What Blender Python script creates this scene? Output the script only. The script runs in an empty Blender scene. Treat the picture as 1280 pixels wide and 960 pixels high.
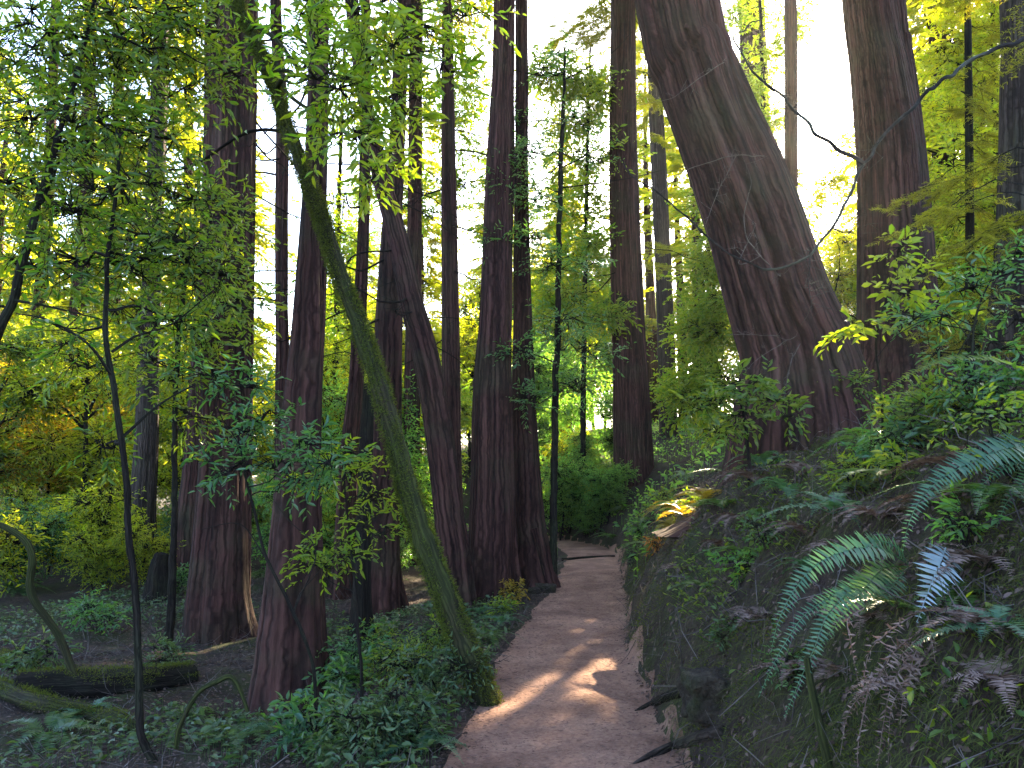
import bpy, math
import numpy as np
from mathutils import Vector

# ------------------------------------------------------------------ camera, sky, sun, exposure
S = bpy.context.scene
COL = S.collection
PITCH = math.radians(7.0)
F = 960.0                                   # focal length in photo pixels (1280 wide)
EYE = np.array([0.0, 0.0, 1.6]); FWD = np.array([0, math.cos(PITCH), math.sin(PITCH)])
cam_d = bpy.data.cameras.new("camera"); cam = bpy.data.objects.new("camera", cam_d); COL.objects.link(cam)
cam.location = EYE; cam.rotation_euler = (math.pi/2 + PITCH, 0, 0)
cam_d.sensor_width = 36; cam_d.lens = 27.0; cam_d.clip_start = 0.05; cam_d.clip_end = 2000
S.camera = cam

def ray(px, py):
    r = (px-640)/F; u = (480-py)/F
    return np.array([r, math.cos(PITCH)-u*math.sin(PITCH), math.sin(PITCH)+u*math.cos(PITCH)])
def at(px, py, d):
    v = ray(px, py); return EYE + v*(d/v[1])

SUN = ray(1046, 118); SUN /= np.linalg.norm(SUN)
EL = math.asin(SUN[2]); AZ = math.atan2(SUN[0], SUN[1])
w = bpy.data.worlds.new("World"); S.world = w; w.use_nodes = True
nt = w.node_tree; bg = nt.nodes["Background"]
sky = nt.nodes.new("ShaderNodeTexSky"); sky.sky_type = 'NISHITA'; sky.sun_disc = False
sky.sun_elevation = EL; sky.sun_rotation = AZ; sky.altitude = 100; sky.air_density = 1.0; sky.dust_density = 2.0; sky.ozone_density = 2.2
nt.links.new(sky.outputs[0], bg.inputs[0]); bg.inputs[1].default_value = 0.145
sl = bpy.data.lights.new("sun", 'SUN'); sl.energy = 5.0; sl.angle = math.radians(0.5); sl.color = (1.0, 0.81, 0.52)
so = bpy.data.objects.new("sun", sl); COL.objects.link(so)
so.rotation_euler = Vector(-SUN).to_track_quat('-Z', 'Y').to_euler()
so.location = (20, 40, 30)
vs = S.view_settings; vs.view_transform = 'Standard'; vs.look = 'None'; vs.gamma = 1; vs.use_curve_mapping = False
vs.exposure = 3.1
S.render.engine = 'CYCLES'
cy = S.cycles
cy.max_bounces = 8; cy.diffuse_bounces = 4; cy.glossy_bounces = 2; cy.transmission_bounces = 4; cy.transparent_max_bounces = 8
cy.volume_bounces = 0; cy.sample_clamp_indirect = 6; cy.sample_clamp_direct = 0
cy.use_denoising = True
try: cy.denoiser = 'OPENIMAGEDENOISE'
except Exception: pass
cy.caustics_reflective = False; cy.caustics_refractive = False

# ------------------------------------------------------------------ noise
def _h(i, j, k, seed):
    n = (np.asarray(i)*374761393 + j*668265263 + k*2147483647 + seed*974711) & 0xFFFFFFFF
    n = ((n ^ (n >> 13))*1274126177) & 0xFFFFFFFF
    n = ((n ^ (n >> 16))*1103515245) & 0xFFFFFFFF
    return ((n ^ (n >> 15)) & 0xFFFFFF)/float(0xFFFFFF)
def vnoise(p, seed=0):
    p = np.asarray(p, float); f = np.floor(p); t = p-f; t = t*t*(3-2*t)
    i, j, k = [f[..., a].astype(np.int64) for a in range(3)]
    o = 0
    for a in (0, 1):
        for b in (0, 1):
            for c in (0, 1):
                wgt = (t[..., 0] if a else 1-t[..., 0])*(t[..., 1] if b else 1-t[..., 1])*(t[..., 2] if c else 1-t[..., 2])
                o = o + wgt*_h(i+a, j+b, k+c, seed)
    return o
def fbm(p, o=4, seed=0):
    p = np.asarray(p, float); s = 0; a = .5; n = 0
    for q in range(o):
        s = s + a*vnoise(p*(2**q)+q*17.3, seed+q); n += a; a *= .5
    return s/n
def sst(a, b, x):
    t = np.clip((x-a)/(b-a), 0, 1); return t*t*(3-2*t)
def unit(v):
    v = np.asarray(v, float); return v/np.maximum(np.linalg.norm(v, axis=-1, keepdims=True), 1e-9)

# ------------------------------------------------------------------ terrain
PY = np.array([-30, 0, 4.3, 5.5, 7.7, 11, 15.4, 17.5, 20, 25, 35, 80, 300.])
PX = np.array([.1, .15, .27, .36, .54, 1.03, 1.62, 1.45, .3, -3, -10, -30, -90.])
def pc(y): return np.interp(y, PY, PX)
BX = np.array([0, .12, .3, .6, .95, 1.9, 2.6, 4, 6, 10, 20, 60, 200.])
BZ = np.array([0, .32, .64, 1.0, 1.36, 1.98, 2.22, 2.6, 3.2, 4.4, 6.5, 13, 22.])
LX = np.array([0, .3, 1.0, 2.2, 4, 12, 30, 80, 250.])
LZ = np.array([0, -.02, -.2, -.40, -.42, -.3, .6, 5, 20.])
def half(y): return np.interp(y, [0, 4.3, 8, 15, 25], [.70, .68, .58, .52, .5])
def ground(x, y):
    x = np.asarray(x, float); y = np.asarray(y, float)
    x, y = np.broadcast_arrays(x, y)
    rel = x-pc(y); hw = half(y)
    n2 = fbm(np.stack([x*.9, y*.9, 0*x], -1), 3, 3)-.5
    edge = hw + .22*(fbm(np.stack([x*0+3, y*1.3, 0*x], -1), 3, 9)-.5)
    r = rel-edge
    soft = sst(15, 22, y)                      # far along the trail the bank is gentler
    z = np.where(r > 0, np.interp(np.maximum(r, 0), BX, BZ)*(1-.35*soft), 0)
    l = -rel-hw
    z = np.where(l > 0, np.interp(np.maximum(l, 0), LX, LZ), z)
    z = z + n2*np.clip(np.maximum(r, l), 0, 1)*.35
    dd = np.hypot(x, y)
    lump = fbm(np.stack([x*3.2, y*3.2, z*3.2], -1), 4, 5)-.5
    z = z + (lump*.36+.12*(.5-np.abs(2*vnoise(np.stack([x*2.3, y*2.3, z*2.3], -1), 31)-1)))*sst(.05, .6, r)*sst(60, 10, dd) + lump*.10*sst(.05, .5, l)*sst(60, 10, dd)
    inp = sst(.05, -.12, np.maximum(r, l))
    z = z + inp*(.03*(fbm(np.stack([x*2.2, y*2.2, 0*x], -1), 3, 8)-.5)-.02) 
    z = z + .02*np.clip(y-9, 0, 20)*sst(2, -1, np.maximum(r, 0)*0)
    return z
def hit(px, py, tmax=80):
    v = ray(px, py); v = v/v[1]
    t = np.arange(1.2, tmax, .02); P = EYE+v*t[:, None]
    b = P[:, 2] < ground(P[:, 0], P[:, 1])
    k = np.argmax(b) if b.any() else len(t)-1
    return P[k]

# ------------------------------------------------------------------ mesh builder
class Geo:
    def __init__(s): s.v = []; s.f = []; s.n = 0; s.bark = []; s.hasb = False; s.mi = []
    def add(s, V, Fc, bark=None, mi=0):
        V = np.asarray(V, float).reshape(-1, 3); Fc = np.asarray(Fc, np.int64)
        if len(V) == 0: return
        s.v.append(V); s.f.append(Fc+s.n); s.n += len(V); s.mi.append(np.full(len(Fc), mi, np.int32))
        if bark is not None: s.hasb = True
        s.bark.append(bark if bark is not None else V*1.0)
    def mesh(s, name, mats, org=(0, 0, 0), smooth=True):
        me = bpy.data.meshes.new(name)
        V = np.concatenate(s.v)-np.asarray(org)
        me.vertices.add(len(V)); me.vertices.foreach_set("co", V.astype(np.float32).ravel())
        sizes = np.concatenate([np.full(len(f), f.shape[1], np.int32) for f in s.f])
        loops = np.concatenate([f.ravel() for f in s.f]).astype(np.int32)
        me.loops.add(len(loops)); me.loops.foreach_set("vertex_index", loops)
        me.polygons.add(len(sizes))
        st = np.zeros(len(sizes), np.int32); st[1:] = np.cumsum(sizes)[:-1]
        me.polygons.foreach_set("loop_start", st)
        me.polygons.foreach_set("material_index", np.concatenate(s.mi))
        me.update(calc_edges=True)
        me.polygons.foreach_set("use_smooth", np.full(len(sizes), smooth, bool))
        if s.hasb:
            a = me.attributes.new("bark", 'FLOAT_VECTOR', 'POINT')
            a.data.foreach_set("vector", np.concatenate(s.bark).astype(np.float32).ravel())
        for m in (mats if isinstance(mats, (list, tuple)) else [mats]): me.materials.append(m)
        me.validate(); me.update()
        return me
    def build(s, name, mats, parent=None, smooth=True):
        org = np.array(parent.matrix_basis.translation) if parent else np.zeros(3)
        if parent and parent.parent: org = org + np.array(parent.parent.matrix_basis.translation)
        me = s.mesh(name, mats, org, smooth)
        o = bpy.data.objects.new(name, me); COL.objects.link(o)
        if parent: o.parent = parent
        return o

def tag(o, label=None, cat=None, group=None, kind=None):
    if label: o['label'] = label
    if cat: o['category'] = cat
    if group: o['group'] = group
    if kind: o['kind'] = kind
    return o
def thing(name, label, cat, loc, group=None):
    o = bpy.data.objects.new(name, None); o.empty_display_size = .2; COL.objects.link(o); o.location = [float(q) for q in loc]
    return tag(o, label, cat, group)
def copy_tree(o, parent=None):
    c = o.copy(); COL.objects.link(c)
    if parent: c.parent = parent
    for ch in list(o.children): copy_tree(ch, c)
    return c

def resample(P, R, step):
    """Catmull-Rom through P with radii R, about step apart."""
    P = np.asarray(P, float); R = np.asarray(R, float)
    Q = np.vstack([2*P[0]-P[1], P, 2*P[-1]-P[-2]]); out = []; ro = []
    for i in range(len(P)-1):
        n = max(2, int(np.linalg.norm(P[i+1]-P[i])/step)); t = np.linspace(0, 1, n, endpoint=False)[:, None]
        a, b, c, d = Q[i], Q[i+1], Q[i+2], Q[i+3]
        out.append(.5*((2*b)+(c-a)*t+(2*a-5*b+4*c-d)*t*t+(-a+3*b-3*c+d)*t**3)); ro.append(R[i]+(R[i+1]-R[i])*t[:, 0])
    out.append(P[-1:]); ro.append(R[-1:])
    return np.vstack(out), np.concatenate(ro)
def frames(P):
    T = unit(np.gradient(P, axis=0)); X = np.zeros_like(P)
    r = np.array([0, 1., 0]) if abs(T[0][1]) < .8 else np.array([1., 0, 0])
    x = unit(np.cross(r, T[0])); 
    for i in range(len(P)):
        x = x-T[i]*np.dot(x, T[i]); x = x/np.linalg.norm(x); X[i] = x
    return T, X, np.cross(T, X)
def tube(g, P, R, sides=8, step=.1, furrow=0, fsp=.08, flute=0, seed=0, mi=0, lump=0, flare=None):
    P, R = resample(P, R, step); n = len(P)
    T, X, Y = frames(P)
    s = np.concatenate([[0], np.cumsum(np.linalg.norm(np.diff(P, axis=0), axis=1))])
    th = np.linspace(0, 2*np.pi, sides, endpoint=False)
    c, sn = np.cos(th), np.sin(th)
    rr = np.repeat(R[:, None], sides, 1)
    R0 = max(np.median(R), 1e-3)
    bk = np.stack([np.broadcast_to(c*R0, (n, sides)), np.broadcast_to(sn*R0, (n, sides)), np.broadcast_to(s[:, None], (n, sides))], -1)
    off = np.array([seed*3.7 % 11, seed*5.1 % 13, seed*2.3 % 7])
    if flute:
        rr = rr*(1+flute*2*(fbm((bk*[1/(.7*R0), 1/(.7*R0), .25])+off, 2, seed)-.5))
    if flare is not None:
        k = np.exp(-s/flare)[:, None]
        rr = rr*(1+k*1.3*np.maximum(fbm(bk*[1/(.5*R0), 1/(.5*R0), .1]+off, 2, seed+5)-.38, 0)*2)
    if lump:
        rr = rr+lump*2*(fbm(bk*[1/(1.2*R0), 1/(1.2*R0), .6/R0]+off, 3, seed+2)-.5)
    if furrow:
        w_ = bk*[1/fsp, 1/fsp, .15]+off*2
        w_ = w_+.45*(fbm(bk*[3, 3, .5]+off, 2, seed+3)-.5)[..., None]
        rd = 1-np.abs(2*vnoise(w_, seed+1)-1)
        rd2 = 1-np.abs(2*vnoise(w_*[2.1, 2.1, 2.2]+5, seed+4)-1)
        rr = rr+furrow*(-1.05*rd**3-.5*rd2**3+.5*(fbm(w_*[1, 1, 3], 2, seed+6)-.5))
    V = P[:, None]+X[:, None]*(c[None, :, None]*rr[..., None])+Y[:, None]*(sn[None, :, None]*rr[..., None])
    i = np.arange(n-1)[:, None]*sides; j = np.arange(sides)[None]; j2 = (j+1) % sides
    Fc = np.stack([i+j, i+j2, i+sides+j2, i+sides+j], -1).reshape(-1, 4)
    g.add(V.reshape(-1, 3), Fc, (bk+off).reshape(-1, 3), mi)
    for e, k in ((0, -1), (n-1, 1)):
        if R[e] > .012:
            cap = np.vstack([V[e], P[e]+T[e]*k*R[e]*.25]); q = np.arange(sides); q2 = (q+1) % sides
            fc = np.stack([q, q2, np.full(sides, sides)], 1) if k > 0 else np.stack([q2, q, np.full(sides, sides)], 1)
            g.add(cap, fc, np.vstack([bk[e]+off, bk[e][:1]*0+off]), mi)
    return P, R, s
def sticks(g, A, B, ra, rb, mi=0):
    """many thin three-sided sticks."""
    A = np.asarray(A, float).reshape(-1, 3); B = np.asarray(B, float).reshape(-1, 3)
    if len(A) == 0: return
    T = unit(B-A); r = np.where(np.abs(T[:, 2:3]) > .8, [[1., 0, 0]], [[0, 0, 1.]])
    X = unit(np.cross(T, r)); Y = np.cross(T, X)
    ra = np.broadcast_to(ra, len(A))[:, None]; rb = np.broadcast_to(rb, len(A))[:, None]
    V = np.empty((len(A), 6, 3))
    for k in range(3):
        a = 2*np.pi*k/3; d = X*math.cos(a)+Y*math.sin(a)
        V[:, k] = A+d*ra; V[:, 3+k] = B+d*rb
    b = (np.arange(len(A))*6)[:, None]
    Fc = np.concatenate([b+np.array([[k, (k+1) % 3, 3+(k+1) % 3, 3+k]]) for k in range(3)])
    g.add(V.reshape(-1, 3), Fc, V.reshape(-1, 3), mi)

LEAF = (np.array([[0, 0, 0], [.36, .3, .10], [.38, .62, .08], [0, 1, -.06], [-.38, .62, .08], [-.36, .3, .10]]), np.array([[0, 1, 2, 3], [0, 3, 4, 5]]))
LONG = (np.array([[0, 0, 0], [.5, .35, .06], [0, 1, -.1], [-.5, .35, .06]]), np.array([[0, 1, 2, 3]]))
NEED = (np.array([[-.5, .0, 0], [.5, .0, 0], [.32, .8, 0], [0, 1, 0], [-.32, .8, 0]]), np.array([[0, 1, 2, 3, 4]]))
PINN = (np.array([[-.3, 0, 0], [.5, .02, .03], [.42, .45, .03], [.0, 1, -.05], [-.38, .45, .03]]), np.array([[0, 1, 2, 3, 4]]))
def inst(g, tm, P, D, N, L, W, mi=0):
    P = np.asarray(P, float)
    if len(P) == 0: return
    D = unit(D); N = np.asarray(N, float); X = unit(np.cross(D, N)); N = np.cross(X, D)
    V, Fc = tm; L = np.broadcast_to(L, len(P))[:, None, None]; W = np.broadcast_to(W, len(P))[:, None, None]
    out = P[:, None]+X[:, None]*(V[None, :, :1]*W)+D[:, None]*(V[None, :, 1:2]*L)+N[:, None]*(V[None, :, 2:3]*L)
    b = (np.arange(len(P))*len(V))[:, None, None]
    g.add(out.reshape(-1, 3), (b+Fc[None]).reshape(-1, Fc.shape[1]), None, mi)

# ------------------------------------------------------------------ materials
def new_mat(name):
    m = bpy.data.materials.new(name); m.use_nodes = True; t = m.node_tree; t.nodes.clear()
    out = t.nodes.new("ShaderNodeOutputMaterial"); return m, t, out
def nd(t, typ, ins=None, **kw):
    n = t.nodes.new(typ)
    for k, v in kw.items(): setattr(n, k, v)
    for k, v in (ins or {}).items():
        if isinstance(v, bpy.types.NodeSocket): t.links.new(v, n.inputs[k])
        else: n.inputs[k].default_value = v
    return n
def ramp(t, fac, stops):
    n = t.nodes.new("ShaderNodeValToRGB"); t.links.new(fac, n.inputs[0]); e = n.color_ramp.elements
    while len(e) < len(stops): e.new(.5)
    for q, (p, c) in zip(e, stops): q.position = p; q.color = (*c, 1)
    return n.outputs[0]
def mix(t, fac, a, b, mode='MIX'):
    n = t.nodes.new("ShaderNodeMix"); n.data_type = 'RGBA'; n.blend_type = mode
    for i, v in ((0, fac), (6, a), (7, b)):
        if isinstance(v, bpy.types.NodeSocket): t.links.new(v, n.inputs[i])
        else: n.inputs[i].default_value = v if i == 0 else (*v, 1)
    return n.outputs[2]
def leafmat(name, cols, trans, tw=.5, rough=.42, spec=.5, vscale=.6):
    m, t, out = new_mat(name)
    g = nd(t, "ShaderNodeNewGeometry"); tc = nd(t, "ShaderNodeTexCoord"); oi = nd(t, "ShaderNodeObjectInfo")
    nz = nd(t, "ShaderNodeTexNoise", {'Vector': g.outputs['Position'], 'Scale': vscale, 'Detail': 2})
    f = nd(t, "ShaderNodeMath", {0: g.outputs['Random Per Island'], 1: .55}, operation='MULTIPLY')
    f2 = nd(t, "ShaderNodeMath", {0: nz.outputs[0], 1: .55, 2: f.outputs[0]}, operation='MULTIPLY_ADD')
    f3 = nd(t, "ShaderNodeMath", {0: oi.outputs['Random'], 1: .16, 2: f2.outputs[0]}, operation='MULTIPLY_ADD')
    k = len(cols); c = ramp(t, f3.outputs[0], [(.18+.66*i/(k-1), q) for i, q in enumerate(cols)])
    tr = ramp(t, f3.outputs[0], [(.2, trans[0]), (.85, trans[1])])
    b = nd(t, "ShaderNodeBsdfPrincipled", {'Base Color': c, 'Roughness': rough, 'Specular IOR Level': spec})
    tl = nd(t, "ShaderNodeBsdfTranslucent", {'Color': tr})
    mx = nd(t, "ShaderNodeMixShader", {0: tw, 1: b.outputs[0], 2: tl.outputs[0]})
    t.links.new(mx.outputs[0], out.inputs[0]); return m
def barkmat(name, dark, midc, light, tint=(.05, .06, .03), tintamt=.35, sc=11, bump=.8, bd=.03, spec=.15):
    m, t, out = new_mat(name)
    a = nd(t, "ShaderNodeAttribute", attribute_name="bark")
    wn = nd(t, "ShaderNodeTexNoise", {'Vector': a.outputs['Vector'], 'Scale': 5.0, 'Detail': 3})
    wv = nd(t, "ShaderNodeVectorMath", {0: wn.outputs['Color'], 1: (.05, .05, .6)}, operation='MULTIPLY')
    av = nd(t, "ShaderNodeVectorMath", {0: a.outputs['Vector'], 1: wv.outputs[0]}, operation='ADD')
    mp = nd(t, "ShaderNodeMapping", {'Vector': a.outputs['Vector'], 'Scale': (sc*1.25, sc*1.25, .32)})
    n1 = nd(t, "ShaderNodeTexNoise", {'Vector': mp.outputs[0], 'Scale': 1.0, 'Detail': 8, 'Roughness': .68, 'Distortion': .25})
    mp2 = nd(t, "ShaderNodeMapping", {'Vector': a.outputs['Vector'], 'Scale': (sc*5, sc*5, 3.5)})
    n2 = nd(t, "ShaderNodeTexNoise", {'Vector': mp2.outputs[0], 'Scale': 1.0, 'Detail': 4, 'Roughness': .65})
    mp3 = nd(t, "ShaderNodeMapping", {'Vector': av.outputs[0], 'Scale': (sc*1.9, sc*1.9, .42)})
    vo = nd(t, "ShaderNodeTexVoronoi", {'Vector': mp3.outputs[0], 'Scale': 1.0}, feature='DISTANCE_TO_EDGE')
    cr = nd(t, "ShaderNodeMapRange", {0: vo.outputs['Distance'], 1: 0.0, 2: .2, 3: .35, 4: 1.0}, interpolation_type='SMOOTHSTEP')
    n3 = nd(t, "ShaderNodeTexNoise", {'Vector': a.outputs['Vector'], 'Scale': 1.7, 'Detail': 5, 'Roughness': .6})
    c = ramp(t, n1.outputs[0], [(.36, dark), (.5, midc), (.66, light)])
    c = mix(t, .4, c, ramp(t, n2.outputs[0], [(.32, dark), (.7, light)]))
    f = ramp(t, n3.outputs[0], [(.48, (0, 0, 0)), (.68, (tintamt,)*3)])
    c = mix(t, f, c, tint)
    c = mix(t, cr.outputs[0], tuple(q*.6 for q in dark), c)
    h = nd(t, "ShaderNodeMath", {0: n1.outputs[0], 1: 1.0, 2: n2.outputs[0]}, operation='MULTIPLY_ADD')
    h = nd(t, "ShaderNodeMath", {0: cr.outputs[0], 1: .9, 2: h.outputs[0]}, operation='MULTIPLY_ADD')
    bp = nd(t, "ShaderNodeBump", {'Strength': bump, 'Distance': bd, 'Height': h.outputs[0]})
    b = nd(t, "ShaderNodeBsdfPrincipled", {'Base Color': c, 'Roughness': .9, 'Specular IOR Level': spec, 'Normal': bp.outputs[0]})
    t.links.new(b.outputs[0], out.inputs[0]); return m
def soilmat(name, stops, sc=2.2, fine=38, bump=.7, bd=.03, green=None, rough=.95, patch=False):
    m, t, out = new_mat(name)
    g = nd(t, "ShaderNodeNewGeometry")
    n1 = nd(t, "ShaderNodeTexNoise", {'Vector': g.outputs['Position'], 'Scale': sc, 'Detail': 8, 'Roughness': .65})
    n2 = nd(t, "ShaderNodeTexNoise", {'Vector': g.outputs['Position'], 'Scale': fine, 'Detail': 5, 'Roughness': .7})
    vo = nd(t, "ShaderNodeTexVoronoi", {'Vector': g.outputs['Position'], 'Scale': fine*1.3, 'Randomness': 1.0})
    f = nd(t, "ShaderNodeMath", {0: n2.outputs[0], 1: .5, 2: nd(t, "ShaderNodeMath", {0: n1.outputs[0], 1: .5}, operation='MULTIPLY').outputs[0]}, operation='MULTIPLY_ADD')
    c = ramp(t, f.outputs[0], stops)
    sp = ramp(t, vo.outputs['Color'], [(.0, (.75,)*3), (1, (1.2,)*3)])
    c = mix(t, .6, c, sp, 'MULTIPLY')
    if patch:
        n4 = nd(t, "ShaderNodeTexNoise", {'Vector': g.outputs['Position'], 'Scale': 1.3, 'Detail': 5, 'Roughness': .65, 'Distortion': .4})
        c = mix(t, 1.0, c, ramp(t, n4.outputs[0], [(.36, (.72, .68, .66)), (.5, (1.05, 1.05, 1.03)), (.64, (1.3, 1.3, 1.25))]), 'MULTIPLY')
    if green:
        n3 = nd(t, "ShaderNodeTexNoise", {'Vector': g.outputs['Position'], 'Scale': 1.1, 'Detail': 6, 'Roughness': .7})
        fg = ramp(t, n3.outputs[0], [(.46, (0,)*3), (.62, (.85,)*3)])
        c = mix(t, fg, c, green)
    h = nd(t, "ShaderNodeMath", {0: n1.outputs[0], 1: 1.5, 2: n2.outputs[0]}, operation='MULTIPLY_ADD')
    h2 = nd(t, "ShaderNodeMath", {0: vo.outputs['Distance'], 1: -.35, 2: h.outputs[0]}, operation='MULTIPLY_ADD')
    bp = nd(t, "ShaderNodeBump", {'Strength': bump, 'Distance': bd, 'Height': h2.outputs[0]})
    b = nd(t, "ShaderNodeBsdfPrincipled", {'Base Color': c, 'Roughness': rough, 'Specular IOR Level': .2, 'Normal': bp.outputs[0]})
    t.links.new(b.outputs[0], out.inputs[0]); return m

M = {}
M['redwood'] = barkmat('redwood_bark', (.007, .0032, .003), (.046, .0175, .015), (.13, .056, .046))
M['greybark'] = barkmat('grey_bark', (.014, .009, .008), (.05, .033, .028), (.12, .086, .072), sc=14)
M['darkbark'] = barkmat('dark_bark', (.006, .005, .0045), (.018, .013, .011), (.042, .033, .028), spec=.06, sc=30, bd=.006)
M['deadwood'] = barkmat('dead_wood', (.05, .036, .032), (.12, .09, .078), (.24, .195, .17), sc=40, bd=.004, tintamt=.1)
M['limbwood'] = barkmat('limb_bark', (.006, .0045, .0045), (.018, .013, .013), (.08, .062, .058), sc=34, bd=.006, tint=(.16, .17, .13), tintamt=.5)
M['mossbark'] = barkmat('mossy_bark', (.014, .014, .007), (.036, .040, .012), (.075, .082, .02), tint=(.04, .026, .018), tintamt=.9, sc=16, bd=.012)
M['moss'] = leafmat('moss', [(.035, .05, .008), (.065, .088, .013), (.10, .12, .02)], [(.1, .12, .01), (.2, .2, .02)], tw=.3, rough=.8, spec=.1, vscale=4)
M['path'] = soilmat('trail_dirt', [(.25, (.10, .047, .034)), (.5, (.225, .118, .086)), (.75, (.36, .215, .16))], sc=2.2, fine=34, bump=.85, bd=.022, patch=True)
M['ground'] = soilmat('forest_floor', [(.3, (.012, .008, .006)), (.5, (.038, .024, .019)), (.72, (.095, .06, .046))], sc=2.6, fine=26, bump=.9, bd=.04, green=(.034, .042, .012))
M['rock'] = soilmat('rock_face', [(.3, (.014, .010, .008)), (.5, (.042, .03, .023)), (.75, (.12, .09, .065))], sc=7, fine=22, bump=1.0, bd=.05, green=(.035, .045, .010))
M['bay'] = leafmat('bay_leaves', [(.020, .054, .020), (.038, .092, .026), (.07, .12, .026)], [(.12, .36, .014), (.46, .54, .012)], tw=.5, rough=.33)
M['sunny'] = leafmat('sun_bright_leaves', [(.04, .08, .015), (.07, .12, .02), (.11, .15, .02)], [(.18, .44, .012), (.52, .62, .012)], tw=.55, rough=.4)  # brighter, yellower leaf colour standing in for sunlight
M['teal'] = leafmat('huckleberry_leaves', [(.018, .06, .038), (.032, .092, .052), (.052, .12, .055)], [(.08, .32, .04), (.24, .46, .03)], tw=.45, rough=.3, spec=.6)
M['sungold'] = leafmat('sun_gold_leaves', [(.08, .075, .012), (.12, .09, .015), (.16, .10, .018)], [(.62, .46, .012), (.9, .6, .014)], tw=.6, rough=.45)  # orange sunlight put into the leaf colour
M['mint'] = leafmat('maple_leaves', [(.04, .11, .04), (.055, .14, .05), (.08, .17, .05)], [(.16, .56, .07), (.42, .72, .04)], tw=.55, rough=.4)
M['glow'] = leafmat('sunlit_leaves', [(.06, .10, .015), (.09, .14, .02), (.13, .17, .02)], [(.38, .58, .012), (.82, .78, .014)], tw=.6, rough=.45)  # sunlight painted in as a still brighter, yellower leaf colour
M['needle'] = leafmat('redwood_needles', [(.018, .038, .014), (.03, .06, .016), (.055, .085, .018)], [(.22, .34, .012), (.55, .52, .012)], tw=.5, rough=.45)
M['fir'] = leafmat('hemlock_needles', [(.018, .032, .012), (.035, .05, .014), (.06, .07, .018)], [(.3, .34, .012), (.6, .52, .012)], tw=.5, rough=.45)
M['farneedle'] = leafmat('backlit_far_needles', [(.03, .055, .016), (.045, .08, .018), (.07, .10, .02)], [(.34, .52, .012), (.82, .76, .014)], tw=.6, rough=.5)  # lighter copy of the redwood needles, backlight put into the colour
M['fern'] = leafmat('fern_green', [(.02, .06, .025), (.035, .09, .03), (.06, .12, .03)], [(.08, .24, .03), (.2, .34, .02)], tw=.38, rough=.32, spec=.6)
M['fernblue'] = leafmat('fern_blue_green', [(.025, .08, .045), (.045, .115, .065), (.07, .14, .075)], [(.06, .22, .05), (.14, .32, .04)], tw=.35, rough=.42, spec=.5)
M['fernsky'] = leafmat('fern_sky_sheen', [(.16, .20, .21), (.22, .27, .29), (.28, .33, .36)], [(.1, .2, .1), (.15, .25, .12)], tw=.2, rough=.35, spec=.6)  # sky reflection painted into the pale blue base colour
M['fernyellow'] = leafmat('fern_sunlit_yellow', [(.10, .12, .01), (.2, .17, .015), (.3, .2, .02)], [(.45, .4, .01), (.6, .36, .02)], tw=.5, rough=.4)  # golden sunlight put into the frond colour
M['deadfern'] = leafmat('fern_dead', [(.05, .03, .026), (.13, .08, .066), (.24, .165, .145)], [(.1, .05, .02), (.2, .1, .05)], tw=.2, rough=.8, spec=.1)
M['litter'] = leafmat('dry_litter', [(.022, .013, .011), (.06, .036, .03), (.15, .098, .085)], [(.08, .04, .02), (.15, .08, .04)], tw=.12, rough=.8, spec=.15, vscale=3)
M['twig'] = leafmat('dry_twigs', [(.02, .014, .014), (.055, .04, .038), (.15, .12, .115)], [(.01,)*3, (.02,)*3], tw=0.0, rough=.8, spec=.15)
M['grass'] = leafmat('hanging_moss', [(.03, .03, .012), (.055, .06, .018), (.085, .09, .026)], [(.06, .07, .01), (.12, .13, .02)], tw=.25, rough=.8, spec=.1, vscale=2.5)
M['cover'] = leafmat('ground_cover_leaves', [(.024, .055, .028), (.044, .085, .036), (.07, .11, .036)], [(.06, .16, .02), (.16, .24, .02)], tw=.35, rough=.4)
M['orange'] = leafmat('copper_leaves', [(.16, .05, .01), (.26, .09, .015), (.32, .14, .02)], [(.5, .16, .01), (.6, .3, .01)], tw=.5, rough=.5)

# ------------------------------------------------------------------ gaps in the far crowns (where the sun reaches the trail)
LIT = [(hit(a, b), r) for a, b, r in [(612, 898, .13), (636, 888, .14), (650, 872, .10), (672, 862, .15), (692, 854, .16), (712, 846, .15), (730, 838, .13), (745, 829, .10),
       (672, 834, .09), (695, 826, .11), (716, 817, .11), (738, 808, .10), (758, 797, .12), (772, 788, .12), (700, 803, .08), (722, 792, .09), (742, 779, .10), (765, 766, .10), (735, 742, .08)]]
LIT += [(at(852, 622, 9.0), .26), (at(838, 645, 9.4), .2), (at(868, 615, 9.2), .24), (at(818, 672, 8.0), .14), (at(640, 745, 10.5), .2), (at(634, 275, 10.6), .3)]
GAPS = LIT + [(EYE, 1.1), (EYE+[-.5, 0, -.5], .9), (EYE+[-.9, 0, -1.8], .6),
       (at(715, 560, 24), 1.4), (at(745, 600, 21), 1.2), (at(690, 480, 27), 1.5), (at(760, 500, 26), 1.4), (at(725, 400, 30), 1.6)]
OPEN = GAPS[-5:]+[(at(700, 580, 20), 1.2), (at(735, 520, 22), 1.3)]; GAPS += OPEN[-2:]
def cull(P):
    keep = np.ones(len(P), bool)
    for o, r in GAPS:
        q = P-o; tt = q@SUN; d2 = (q*q).sum(1)-tt*tt
        keep &= ~((tt > 5) & (d2 < r*r))
    return keep
def near_gap(x, y, R):
    sx = SUN[:2]/np.linalg.norm(SUN[:2])
    for o, r in GAPS:
        q = np.array([x, y])-o[:2]; tt = q@sx
        if tt > 4 and abs(q[0]*sx[1]-q[1]*sx[0]) < R+r: return True
    return False

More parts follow.
